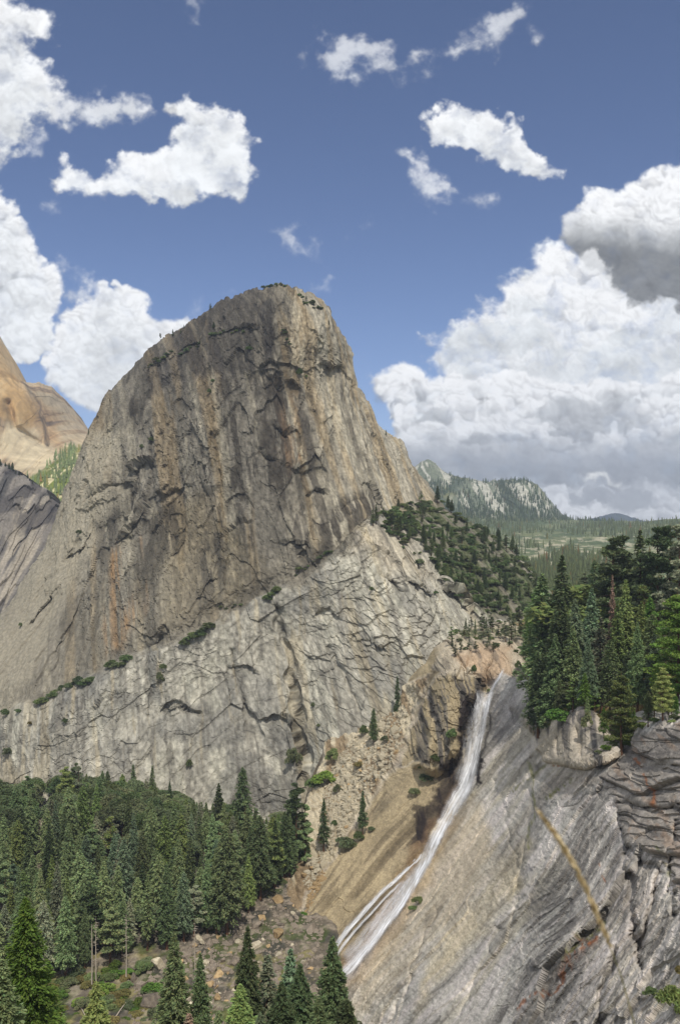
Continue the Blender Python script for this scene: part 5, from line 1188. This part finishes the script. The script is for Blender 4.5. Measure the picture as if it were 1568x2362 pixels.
# hedge-like rows of bushes along the long ledge
hedge = []
for (x0, y0, x1, y1, n, w_) in ((85,1622,150,1588,9,22),(155,1592,215,1572,8,20),(262,1545,305,1525,5,22),(420,1488,490,1442,10,22),(612,1385,645,1368,5,20),(590,700-22,640,656,0,10),(885,1180,960,1195,8,26),(360,836,470,790,9,14),(340,850,380,826,4,12),(480,775,560,760,7,12),(735,1290,765,1275,3,14),(600,656,660,655,7,10),(690,670,745,712,10,12),(640,752,672,800,5,12),(505,1405,560,1390,5,9),(670,1330,770,1265,8,7)):
    for i in range(n):
        t = (i+.5)/max(n, 1); x = x0+(x1-x0)*t+random.uniform(-5, 5); y = y0+(y1-y0)*t+random.uniform(-4, 5)
        p = on(cap, x, y); k = p[1]/F; s_ = w_*random.uniform(.7, 1.3); tn = random.choice(['shrub', 'shrub', 'dark', 'olive'])
        o = bush('shrub', 'bush%d' % random.randrange(3), tn, (p[0], p[1]-s_*k*.15, p[2]-s_*k*.25), s_*k*1.1, s_*k*1.1, 'x', group='bushes on the ledges of the dome'); hedge.append((o, x, -y, tn, ''))
rank_labels(hedge, '{tone} bush, {nth} from left on a {rank} of the dome', 5, ['low ledge', 'lower middle ledge', 'middle ledge', 'upper ledge', 'summit ledge'])
# ---- wood on the right shoulder of the dome
SH = [(880,1185),(930,1160),(1010,1155),(1080,1215),(1150,1260),(1220,1310),(1262,1400),(1210,1430),(1140,1405),(1110,1392),(1050,1350),(1000,1290),(960,1235),(930,1255),(900,1235),(880,1215)]
sh_c, sh_b = [], []
pp = []
for tries in range(9000):
    x = r2.uniform(880, 1265); y = r2.uniform(1155, 1430)
    if not in_poly(x, y, SH): continue
    if any(abs(x-a) < 9 and abs(y-b) < 7 for a, b in pp): continue
    pp.append((x, y)); p = on(cap, x, y); k = p[1]/F
    if r2.uniform() < .30:
        h = r2.uniform(24, 42)*k; tn = r2.choice(['dark', 'mid', 'dark']); key = r2.choice(['fir3', 'thin0', 'pine1', 'fir1'])
        o = tree('conifer', key, tn, (p[0], p[1], p[2]-.5), h, 1.5, label='x', cat='conifer', group='conifers on the shoulder of the dome'); sh_c.append((o, x, -y, tn, ''))
    else:
        w_ = r2.uniform(15, 27)*k; tn = r2.choice(['shrub', 'olive', 'dark', 'shrub'])
        o = bush('bush', 'bush%d' % r2.integers(3), tn, (p[0], p[1], p[2]-w_*.2), w_*1.15, w_*1.0, 'x', 'bush', 'bushes on the shoulder of the dome'); sh_b.append((o, x, -y, tn, ''))
rank_labels(sh_c, '{tone} conifer, {nth} from left in the {rank} of the shoulder wood', 4, ['lowest band', 'lower middle band', 'upper middle band', 'top band'])
rank_labels(sh_b, '{tone} bush, {nth} from left in the {rank} of the shoulder wood', 8, ['lowest band', 'second lowest band', 'third lowest band', 'fourth lowest band', 'fourth highest band', 'third highest band', 'second highest band', 'top band'])
print('shoulder', len(sh_c), len(sh_b))
# ---- small pines on the bench above the brink
bench = []; pp = []
for tries in range(4000):
    x = r2.uniform(1035, 1225); y = r2.uniform(1435, 1530)
    if not in_poly(x, y, [(1025,1500),(1050,1462),(1080,1450),(1150,1438),(1215,1445),(1225,1500),(1190,1512),(1100,1505),(1050,1520)]): continue
    if any(abs(x-a) < 9 and abs(y-b) < 6 for a, b in pp): continue
    if len(pp) > 54: break
    pp.append((x, y)); p = on(wall, x, y); k = p[1]/F
    sm = r2.uniform() < .35
    if sm:
        w_ = r2.uniform(14, 24)*k; tn = r2.choice(['shrub', 'olive']); o = bush('bush', 'bush1', tn, (p[0], p[1], p[2]-w_*.15), w_, w_*.8, 'x', 'bush', 'bushes and pines on the bench'); wd = 'bush'
    else:
        tn = r2.choice(['mid', 'olive', 'dark', 'grey']); key = r2.choice(['pine1', 'thin0', 'pine2', 'pine1']); h = r2.uniform(26, 52)*k*(.6 if y > 1490 else 1)
        o = tree('pine_tree', key, tn, (p[0], p[1], p[2]-.4), h, 1.5, label='x', cat='pine', group='bushes and pines on the bench'); wd = 'small pine'
    bench.append((o, x, -y, tn, wd))
rank_labels(bench, '{tone} {word}, {nth} from left in the {rank} above the brink', 3, ['front row', 'middle row', 'back row'])
# ---- right grove: x, ytop, D, crown, tone, width, label
RG = [
 (1250,1322,470,'fir3','mid',1.15,'airy green fir at the left edge of the right grove'),
 (1240,1500,430,'big1','dark',1.25,'dark fir hanging over the cliff at the grove\'s left foot'),
 (1295,1280,440,'fir2','dark',1.15,'pointed dark fir on the grove skyline, the first from the left'),
 (1292,1362,400,'big1','dark',1.2,'massive dark fir at the front left of the grove'),
 (1325,1378,395,'big1','blue',1.05,'blue green fir right of the massive dark one'),
 (1346,1322,440,'broad1','light',1.2,'yellow green round-topped tree behind the grove front'),
 (1364,1355,400,'fir0','blue',1.1,'slim blue green fir in the grove centre left'),
 (1370,1290,520,'fir3','dark',1.1,'distant small dark fir on the skyline left of the twin pines'),
 (1413,1232,420,'pine0','dark',1.1,'tall dark pine, left one of the twin pines on the skyline'),
 (1432,1228,430,'pine1','dark',1.0,'tall dark pine, right one of the twin pines on the skyline'),
 (1411,1325,392,'thin1','brown',.65,'rust brown dead fir among the green grove trees'),
 (1475,1222,410,'thin0','dark',1.5,'tall slim pine on the skyline right of the twin pines'),
 (1515,1208,400,'pine0','dark',.95,'tall pine on the skyline, third tallest from the right edge'),
 (1543,1206,410,'pine2','dark',1.0,'tall pine on the skyline near the right edge'),
 (1566,1203,380,'pine1','grey',1.0,'tall greyish pine cut by the right edge'),
 (1442,1335,380,'fir0','light',1.05,'light green fir below the twin pines'),
 (1484,1345,385,'pine1','light',1.0,'light green pine below the tall slim one'),
 (1423,1385,372,'fir2','light',.95,'yellow green young fir in the grove centre'),
 (1385,1422,365,'thin1','grey',1.6,'grey tan dry-looking fir in the grove centre'),
 (1352,1468,350,'big1','blue',1.05,'blue green fir standing at the grove front, trunk visible'),
 (1406,1474,350,'fir4','mid',1.1,'mid green fir in front of the dry-looking one'),
 (1469,1434,330,'big1','mid',.95,'green fir with red-brown trunk in the front right'),
 (1508,1452,325,'fir0','blue',1.1,'blue green fir right of the red-trunked one'),
 (1562,1362,290,'bigp','bright',1.1,'large bright green pine at the right edge'),
 (1590,1500,280,'bigp','bright',1.1,'bright green pine cut by the right edge, lower'),
 (1424,1549,306,'bigp','light',1.05,'light green pine in front, standing on the cliff edge'),
 (1533,1533,285,'bigp','light',.95,'light green pine with dark bare trunk at the front right'),
 (1390,1420,420,'fir1','olive',1.2,'olive fir filling the gap behind the dry-looking fir'),
 (1320,1440,380,'big1','mid',1.2,'mid green broad fir at the grove front below the massive one'),
 (1280,1460,400,'big1','mid',1.25,'mid green fir between the overhanging and massive firs'),
 (1358,1604,330,'fir3','mid',1.0,'small slim fir at the cliff edge beside the ledge shrub'),
 (1313,1570,365,'pine1','olive',1.5,'low olive pine above the ledge shrub'),
 (1500,1500,330,'fir1','mid',1.2,'mid green fir behind the bare-trunked front pine'),
 (1450,1500,340,'fir4','dark',1.2,'dark fir low behind the red-trunked fir'),
]
def grove_z(x, D):
    X = (x-CX)/F*D; j = np.argmin((grove.P[..., 0]-X)**2 + (grove.P[..., 1]-D)**2); return grove.P.reshape(-1, 3)[j][2]
gp = []
for x, yt, D, cr, tn, wd, lb in RG:
    D *= 1.27 if x > 1320 else 1.27-(1320-x)*.0012
    z = grove_z(x, D); p, h = by_px(x, yt, D, z=z)
    FR = {(1424, 1549): 1738, (1533, 1533): 1672, (1358, 1604): 1662, (1352, 1468): 1642, (1313, 1570): 1648}
    if (x, yt) in FR: p, h = by_px(x, yt, D, surf=wall, ybase=FR[(x, yt)])
    if h < 10: z = p[2]-12; p = (p[0], p[1], z); h += 12
    tree('pine_tree' if 'pine' in cr or cr == 'bigp' else 'broadleaf_tree' if 'broad' in cr else 'fir_tree', cr, tn, p, h, wd*1.15, label=lb, cat='conifer' if 'broad' not in cr else 'tree'); gp.append((p[0], p[1]))
fill = []
for tries in range(6000):
    D = r2.uniform(375, 800); x = r2.uniform(1215, 1620); X = (x-CX)/F*D
    if D < np.interp(x, [1215, 1260, 1340, 1400, 1500, 1620], [610, 575, 500, 425, 400, 375]): continue
    if any((X-a)**2+(D-b)**2 < 13.0**2 for a, b in gp): continue
    z = grove_z(x, D)
    yt = np.interp(x, [1215, 1240, 1280, 1340, 1400, 1450, 1500, 1600], [1390, 1340, 1325, 1315, 1300, 1270, 1262, 1245]) + r2.uniform(0, 70)
    h = min(r2.uniform(24, 50), (CY-yt)/F*D-z)
    yb = CY-z/D*F
    if h < 13: continue
    gp.append((X, D)); tn = r2.choice(['mid', 'olive', 'blue', 'light', 'mid', 'bright', 'light']); cr = r2.choice(['fir0', 'fir1', 'fir2', 'fir3', 'fir4', 'pine0', 'pine1'])
    o = tree('pine_tree' if 'pine' in cr else 'fir_tree', cr, tn, (X, D, z-.3), h, r2.uniform(1.15, 1.6), label='x', cat='conifer', group='conifers of the right grove'); fill.append((o, x, D, tn, 'pine' if 'pine' in cr else 'fir'))
rank_labels(fill, '{tone} {word} in the {rank} rank of the right grove, {nth} from the left', 6, ['rearmost', 'fifth', 'fourth', 'third', 'second', 'front'])
print('grove', len(fill))
# ---- brush along the rim of the canyon wall
rim = []
for i in range(64):
    x = r2.uniform(1216, 1600); yt_ = float(np.interp(x, wall.xs, wall.ty)); y = yt_ + r2.uniform(1, 16) + (8 if 1380 < x < 1470 else 0)
    p = on(wall, x, y); k = p[1]/F; w_ = r2.uniform(14, 34)*k; tn = r2.choice(['bright', 'olive', 'shrub', 'dry', 'light'])
    if r2.uniform() < .25: o = tree('pine_tree', r2.choice(['pine1', 'fir3', 'fir0']), r2.choice(['mid', 'light', 'bright']), (p[0], p[1]+1, p[2]-.6), r2.uniform(40, 95)*k, 1.35, label='x', cat='conifer', group='plants along the rim of the canyon wall'); wd = 'young conifer'; tn = 'mid'
    else: o = bush('shrub', 'bush%d' % r2.integers(3), tn, (p[0], p[1]+.5, p[2]-w_*.2), w_, w_*.75, 'x', group='plants along the rim of the canyon wall'); wd = 'shrub'
    rim.append((o, x, 1, 'green' if wd != 'shrub' else tn, wd))
rank_labels(rim, '{tone} {word}, {nth} from left along the {rank}', 1, ['rim of the canyon wall'])
# ---- far-off woods (one mass each)
def wood(name, surf, test, n, hm, label, tone='blue', seed=3, dens=None, wd=.34):
    r = np.random.default_rng(seed); Pg = surf.P; ny, nx = Pg.shape[:2]
    W = (surf.P[..., 1]/F)**2*0+1
    out = []
    jj = r.integers(4, ny, n*6); ii = r.integers(0, nx, n*6)
    x = surf.xs[ii]; y = surf.ty[ii] + (surf.by[ii]-surf.ty[ii])*jj/(ny-1)
    ok = test(x, y, Pg[jj, ii]) > r.uniform(0, 1, n*6)
    ok = np.nonzero(ok)[0][:n]
    P = Pg[jj[ok], ii[ok]]; m = len(P)
    h = hm*r.uniform(.6, 1.25, m); w_ = h*wd*r.uniform(.7, 1.2, m)
    # each a ragged three-tier spire
    tiers = 3; sd_ = 5; V = []; Fs = []
    ang0 = r.uniform(0, 6.28, (m, 1))
    b = 0
    for t in range(tiers):
        a = ang0 + np.linspace(0, 6.283, sd_, endpoint=False)[None] + t*.6
        zb = (.08+.28*t); zt = zb+.46 if t < 2 else 1.0; rr = (1-.27*t)*.5
        rad = rr*w_[:, None]*r.uniform(.7, 1.2, (m, sd_))
        ring = np.stack([P[:, :1]+np.cos(a)*rad, P[:, 1:2]+np.sin(a)*rad, np.broadcast_to((P[:, 2]+zb*h)[:, None], a.shape)+r.uniform(-.04, .04, a.shape)*h[:, None]], -1)
        top = np.stack([P[:, 0], P[:, 1], P[:, 2]+zt*h], -1)[:, None]
        V.append(np.concatenate([ring, top], 1))
        base = np.arange(m)[:, None, None]*(tiers*(sd_+1)) + t*(sd_+1)
        f = np.array([[i, (i+1) % sd_, sd_] for i in range(sd_)])[None]
        Fs.append((base+f).reshape(-1, 3))
    V = np.concatenate(V, 1).reshape(-1, 3)
    ti = r.uniform(.7, 1.3, m); warm = (r.uniform(size=m) < .07)*1.0
    col = np.stack([ti*(1+warm*1.2), ti*(1+.1*warm), ti*(1-.1*warm)], -1)
    o = obj(name, make_mesh(name, V, np.concatenate(Fs), tint=np.repeat(col, tiers*(sd_+1), 0)), LM[tone]); o['kind'] = 'stuff'; o['label'] = label
def fvt(x, y, P):
    n = fbm(P[:, 0]/110, P[:, 1]/260, 4, 3)
    return np.clip(.42 + 1.1*n + .6*(1-sstep(1215, 1240, y)) - .45*sstep(1235, 1262, y)*(1-sstep(1285, 1310, y)) + .5*sstep(1290, 1320, y), .03, 1)
wood('far_wood', fval, fvt, 9000, 23, 'conifer woods covering the far valley', 'mid')
def mtt(x, y, P):
    n = fbm(P[:, 0]/80, P[:, 2]/60, 4, 5); rock = np.maximum(pm(x, y, [(945,1080),(985,1050),(1035,1100),(1030,1115),(960,1120)], 4)*1.3, np.maximum(pm(x, y, [(1065,1112),(1130,1112),(1180,1182),(1070,1170),(1020,1160)], 8), pm(x, y, [(1165,1120),(1240,1118),(1300,1192),(1210,1170)], 6))*.8)
    return np.clip(.85 - rock*.75 + .4*n, 0, 1)
wood('mountain_wood', mount, mtt, 4200, 26, 'conifer woods on the far mountain', 'dark', 4)
wood('slope_wood', big_dome, lambda x, y, P: .75*pm(x, y, [(40,1120),(90,1095),(150,1040),(215,1020),(235,1050),(160,1250),(90,1200)], 8), 420, 26, 'small conifers scattered on the green slope below the far dome', 'mid', 6)
# trees on the rim of the side cliff
rimt = []
for x, h_ in ((4,18),(22,16),(30,24),(38,14),(50,12),(66,12),(78,13),(92,10),(118,12),(12,12)):
    yb = float(np.interp(x, side_cliff.xs, side_cliff.ty))+3; p = on(side_cliff, x, yb+2); h = h_/F*p[1]
    o = tree('conifer', random.choice(['fir3', 'fir1', 'thin0']), 'dark', (p[0], p[1]+3, p[2]-1), h, 1.6, label='x', cat='conifer', group='conifers on the rim of the grey side cliff'); rimt.append((o, x, 1, 'dark', ''))
rank_labels(rimt, '{tone} conifer on the {rank} of the grey side cliff, {nth} from the left', 1, ['rim'])
# ---- stones
nb = 0; stones = []; pp = []
for tries in range(20000):
    if len(stones) >= 235: break
    x = r2.uniform(330, 735); y = r2.uniform(2090, 2361)
    if not in_poly(x, y, [(330,2375),(350,2280),(400,2235),(430,2170),(520,2140),(600,2100),(650,2050),(700,2040),(700,2130),(690,2200),(735,2250),(740,2375)]): continue
    D = 480.0
    for _ in range(6): D = -zval(np.array([(x-CX)/F*D]), np.array([D]))[0]/(y-CY)*F
    s = float(np.clip(r2.lognormal(.55, .55), .9, 6.5)); X = (x-CX)/F*D
    if any((X-a)**2+(D-b)**2 < (.85*(s+c))**2 for a, b, c in pp): continue
    pp.append((X, D, s)); z = floor_at(X, D)[2]; tn = r2.choice(['grey', 'grey', 'tan', 'pale'])
    o = boulder(tn, (X, D, z+s*.25), s, 'x', 'boulders of the valley floor'); stones.append((o, x, -y, {'grey': 'grey', 'tan': 'tan', 'pale': 'pale'}[tn], 'large' if s > 3 else 'middling' if s > 1.8 else 'small'))
rank_labels(stones, '{word} {tone} boulder, {nth} from left in the {rank} band of the boulder field', 7, ['highest', 'second highest', 'third highest', 'middle', 'third lowest', 'second lowest', 'lowest'][::-1])
BB = [(642,2160,17,'tan','big square-faced tan boulder in the gully beside the slab'), (592,2140,15,'grey','big grey boulder left of the square tan one'), (553,2122,18,'grey','dark rounded boulder under the big dark fir'), (492,2240,14,'grey','large brown-grey block above the lower boulders'), (540,2225,15,'grey','large grey block right of the brown-grey one'), (365,2230,22,'pale','huge pale boulder at the forest front'), (400,2222,15,'pale','pale boulder behind the huge one'), (720,2010,9,'tan','rounded tan boulder at the lower talus edge'), (745,1955,9,'tan','long tan boulder on the lower talus'), (705,2030,10,'tan','rounded boulder where talus meets the forest'), (575,2090,14,'grey','shaded block between the front trunks'), (640,2080,16,'tan','tall square block behind the gully scrub')]
for i, (x, y, s_) in enumerate(((118,1812,9),(128,1832,7),(106,1838,10),(92,1862,9),(104,1868,7),(86,1888,10),(96,1905,8),(80,1925,9),(94,1940,10),(84,1958,8),(112,1850,8),(122,1800,7))):
    BB.append((x, y, s_, 'pale', 'pale block in the rockslide gap of the oak wood, %s from its top' % ordn(i+1)))
for x, y, spx, tn, lb in BB:
    D = 500.0
    for _ in range(6): D = -zval(np.array([(x-CX)/F*D]), np.array([D]))[0]/(y-CY)*F
    if x > 700 and y < 2060: p = on(wall, x, y); X, D, z = p
    else: X = (x-CX)/F*D; z = floor_at(X, D)[2]
    s = spx/F*D; boulder(tn, (X, D, z+s*.4), s, lb, 'boulders of the valley floor', .9)
tal = []; pp = []
TP = [(745,1960),(735,1880),(770,1780),(800,1740),(850,1690),(925,1640),(935,1700),(915,1770),(880,1810),(840,1870),(800,1930),(760,1990),(715,2060),(700,2040)]
for tries in range(9000):
    if len(tal) >= 125: break
    x = r2.uniform(700, 940); y = r2.uniform(1640, 2060)
    if not in_poly(x, y, TP): continue
    spx = float(np.clip(r2.lognormal(1.25, .4), 2.4, 9))
    if any(math.hypot(x-a, y-b) < (spx+c)*.9 for a, b, c in pp): continue
    pp.append((x, y, spx)); p = on(wall, x, y); s = spx/F*p[1]; tn = r2.choice(['pale', 'pale', 'tan'])
    o = boulder(tn, (p[0], p[1], p[2]+s*.3), s, 'x', 'boulders of the talus'); tal.append((o, x, -y, tn, 'large' if spx > 5 else 'small'))
rank_labels(tal, '{word} {tone} boulder, {nth} from left in the {rank} band of the talus', 7, ['lowest', 'second lowest', 'third lowest', 'middle', 'third highest', 'second highest', 'highest'])
def scatter_surf(surf, poly, n, seed):
    r = np.random.default_rng(seed); p = np.array(poly); out = []
    x = r.uniform(p[:, 0].min(), p[:, 0].max(), n*4); y = r.uniform(p[:, 1].min(), p[:, 1].max(), n*4)
    k = sdf(x, y, poly) > 0; x, y = x[k][:n], y[k][:n]
    return np.array([surf.at(a, b) for a, b in zip(x, y)])
P = scatter_surf(wall, TP, 3400, 4); rubble('talus_rubble', P, (.35+np.random.default_rng(2).exponential(.45, len(P))), 'pale', 'loose pale rubble between the talus boulders')
P = scatter_surf(wall, [(690,2250),(700,2130),(715,2060),(760,1990),(735,2060),(705,2120),(715,2200),(735,2230)], 500, 5); rubble('gully_rubble', P, (.35+np.random.default_rng(2).exponential(.4, len(P))), 'tan', 'loose tan rubble along the slab edge')
r = np.random.default_rng(9); Xg = r.uniform(-135, -5, 9000); Yg = r.uniform(425, 640, 9000); Zg = zval(Xg, Yg); xg = CX+Xg/Yg*F; yg = CY-Zg/Yg*F
k = (sdf(xg, yg, [(300,2400),(300,2250),(400,2200),(430,2150),(540,2120),(620,2060),(690,1960),(745,1960),(740,2375)]) > 0)
P = np.stack([Xg, Yg, Zg], -1)[k]; rubble('field_rubble', P, (.3+r.exponential(.5, len(P))), 'grey', 'loose stones between the boulders of the valley floor')
# ---- low green shrubs on the valley floor
vb = []
for x, y, wpx, tn, lb in ((268,2235,34,'bright','round bright green bush at the forest front'),(330,2245,46,'shrub','green bush left of the huge pale boulder'),(292,2195,36,'olive','bush under the bleached dead trunk'),(350,2290,40,'bright','green bush below the huge pale boulder'),(215,2262,38,'shrub','bush right of the light young fir'),(180,2252,36,'olive','bush below the twin-trunked conifer'),(342,2225,30,'olive','dark bush behind the green bush at the boulders'),(380,2320,22,'shrub','small bush among the lower boulders'),(310,2330,24,'bright','small bright bush by the fallen log'),(240,2320,40,'shrub','bush at the lower left of the boulder field'),(190,2330,44,'olive','bush between the young firs'),(700,2110,18,'bright','tiny green bush in the gully')):
    D = 470.0
    for _ in range(6): D = -zval(np.array([(x-CX)/F*D]), np.array([D]))[0]/(y-CY)*F
    X = (x-CX)/F*D; k = D/F; bush('shrub', 'bush%d' % random.randrange(3), tn, (X, D, floor_at(X, D)[2]-1), wpx*k*1.1, wpx*k*.9, lb)
for i in range(84):
    x = r2.uniform(100, 440); y = r2.uniform(2215, 2361)
    if y < 2200+.0*x or (x > 330 and y < 2280): continue
    D = 470.0
    for _ in range(6): D = -zval(np.array([(x-CX)/F*D]), np.array([D]))[0]/(y-CY)*F
    X = (x-CX)/F*D; w_ = r2.uniform(16, 34)*D/F; tn = r2.choice(['shrub', 'olive', 'dry', 'bright'])
    o = bush('shrub', 'bush%d' % r2.integers(3), tn, (X, D, floor_at(X, D)[2]-.6), w_*1.2, w_*.8, 'x', group='shrubs of the valley clearing'); vb.append((o, x, -y, tn, ''))
rank_labels(vb, '{tone} shrub, {nth} from left in the {rank} of the valley clearing', 3, ['near part', 'middle part', 'far part'])
# ---- undergrowth under the grove edge
r = np.random.default_rng(12); ug = []
for x, y, wpx, tn, lb in ((1480,1690,30,'dry','dry yellow bush on the brown bank under the front pine'),(1455,1722,34,'bright','bright low bush at the foot of the front pine'),(1400,1735,30,'bright','bright bush left of the front pine foot'),(1510,1695,34,'bright','low green bush on the bank at the right'),(1545,1680,36,'shrub','green bush on the bank near the right edge'),(1385,1745,20,'olive','small bush on the lip of the slab below the pine')):
    p = on(wall if y > 1715 else grove, x, y); k = p[1]/F; bush('shrub', 'bush%d' % random.randrange(3), tn, (p[0], p[1], p[2]-wpx*k*.15), wpx*k, wpx*k*.7, lb)
# ---- fallen logs
def log_mesh(seed):
    me = trunk_mesh(seed, r0=.03, limbs=5, lim_l=.12, taper=.4); me.name = 'log'; me.materials.append(BK2); return me
for (xa, ya, xb, yb, lb) in ((264,2357,292,2317,'bleached fallen log slanting among the lower boulders'), (181,2318,199,2352,'short bleached log lying between the young firs'), (692,2160,700,2212,'pale driftwood trunk leaning at the foot of the brown slab'), (556,2090,566,2062,'grey log leaning on the shaded block')):
    pa = []
    for x, y in ((xa, ya), (xb, yb)):
        D = 480.0
        if x > 680: D = on(wall, x, y)[1]-2; pa.append(unproj(np.array(x), np.array(y), np.array(D))); continue
        for _ in range(6): D = -zval(np.array([(x-CX)/F*D]), np.array([D]))[0]/(y-CY)*F
        pa.append(np.array([(x-CX)/F*D, D, floor_at((x-CX)/F*D, D)[2]+1.6]))
    a, b = Vector(pa[0]), Vector(pa[1]); o = obj('fallen_log', log_mesh(len(lb)), None); o.location = a; o.rotation_euler = (b-a).to_track_quat('Z', 'Y').to_euler(); L_ = (b-a).length; o.scale = (L_*.8, L_*.8, L_); tag(o, lb, 'log')
# ---- the grass stalk close to the camera
def stalk():
    px = [(1243,1874),(1262,1898),(1290,1940),(1320,1990),(1348,2045),(1372,2100),(1395,2155),(1412,2200),(1428,2240),(1445,2300),(1462,2360),(1485,2460),(1500,2560)]
    D0 = .95; P = np.array([unproj(np.array(float(x)), np.array(float(y)), np.array(D0+.02*i)) for i, (x, y) in enumerate(px)])
    e = bpy.data.objects.new('grass_stalk', None); COL.objects.link(e); e.location = P[-1]; Pl = P-P[-1]
    t = np.linspace(0, 1, 80); s_ = np.linspace(0, 1, len(px)); Q = np.stack([np.interp(t, s_, Pl[:, i]) for i in range(3)], -1)
    for _ in range(5): Q[1:-1] = (Q[:-2]+2*Q[1:-1]+Q[2:])/4
    sides = 6; a = np.linspace(0, 6.283, sides, endpoint=False)
    R_ = np.where(t < .62, .0008, .0009)+0*t
    V = (Q[:, None] + np.stack([np.cos(a), np.sin(a), 0*a], -1)[None]*R_[:, None, None]).reshape(-1, 3); Fs = [(i*sides+j, i*sides+(j+1) % sides, (i+1)*sides+(j+1) % sides, (i+1)*sides+j) for i in range(79) for j in range(sides)]
    sm = bark_mat('straw', lin(196, 178, 138), lin(222, 204, 164), 60)
    obj('stem', make_mesh('stem', V, np.array(Fs), smooth=True), bark_mat('green_stem', lin(112, 112, 72), lin(150, 142, 96), 60), e)
    r = np.random.default_rng(3); n = 260; tt = r.uniform(0, .56, n); C = np.stack([np.interp(tt, t, Q[:, i]) for i in range(3)], -1)
    T = np.stack([np.interp(np.clip(tt-.02, 0, 1), t, Q[:, i]) for i in range(3)], -1)-C; T /= np.linalg.norm(T, axis=1, keepdims=True)+1e-9
    wid = np.interp(tt, [0, .1, .4, .56], [.0022, .0044, .0052, .0038])[:, None]
    N = rdir(n, r)*.5; C = C + N*wid; d = T + .35*rdir(n, r); U = np.cross(d, rdir(n, r)); U /= np.linalg.norm(U, axis=1, keepdims=True)+1e-9
    P2, Fq = quads(C, d*.0085, U*.0014); obj('seed_head', make_mesh('seed_head', P2, Fq), sm, e)
    tag(e, 'dry straw-coloured grass stalk bending in front of the near slab', 'grass stalk')
stalk()
# ---- air
hb = np.array([[x, y, z] for x in (-9800, 9800) for y in (-1200, 12500) for z in (-277, 760)], float)
hm = bpy.data.meshes.new('haze')
hm.from_pydata([tuple(v) for v in hb], [], [(0,1,3,2),(4,6,7,5),(0,4,5,1),(2,3,7,6),(0,2,6,4),(1,5,7,3)])
m = bpy.data.materials.new('air'); m.use_nodes = True; nt = m.node_tree; nt.nodes.clear()
om = nt.nodes.new('ShaderNodeOutputMaterial'); pv = nt.nodes.new('ShaderNodeVolumePrincipled')
pv.inputs['Color'].default_value = (.72, .82, 1, 1); pv.inputs['Density'].default_value = HAZE
pv.inputs['Anisotropy'].default_value = .2
nt.links.new(pv.outputs[0], om.inputs['Volume'])
struct(obj('haze', hm, m), 'stuff')
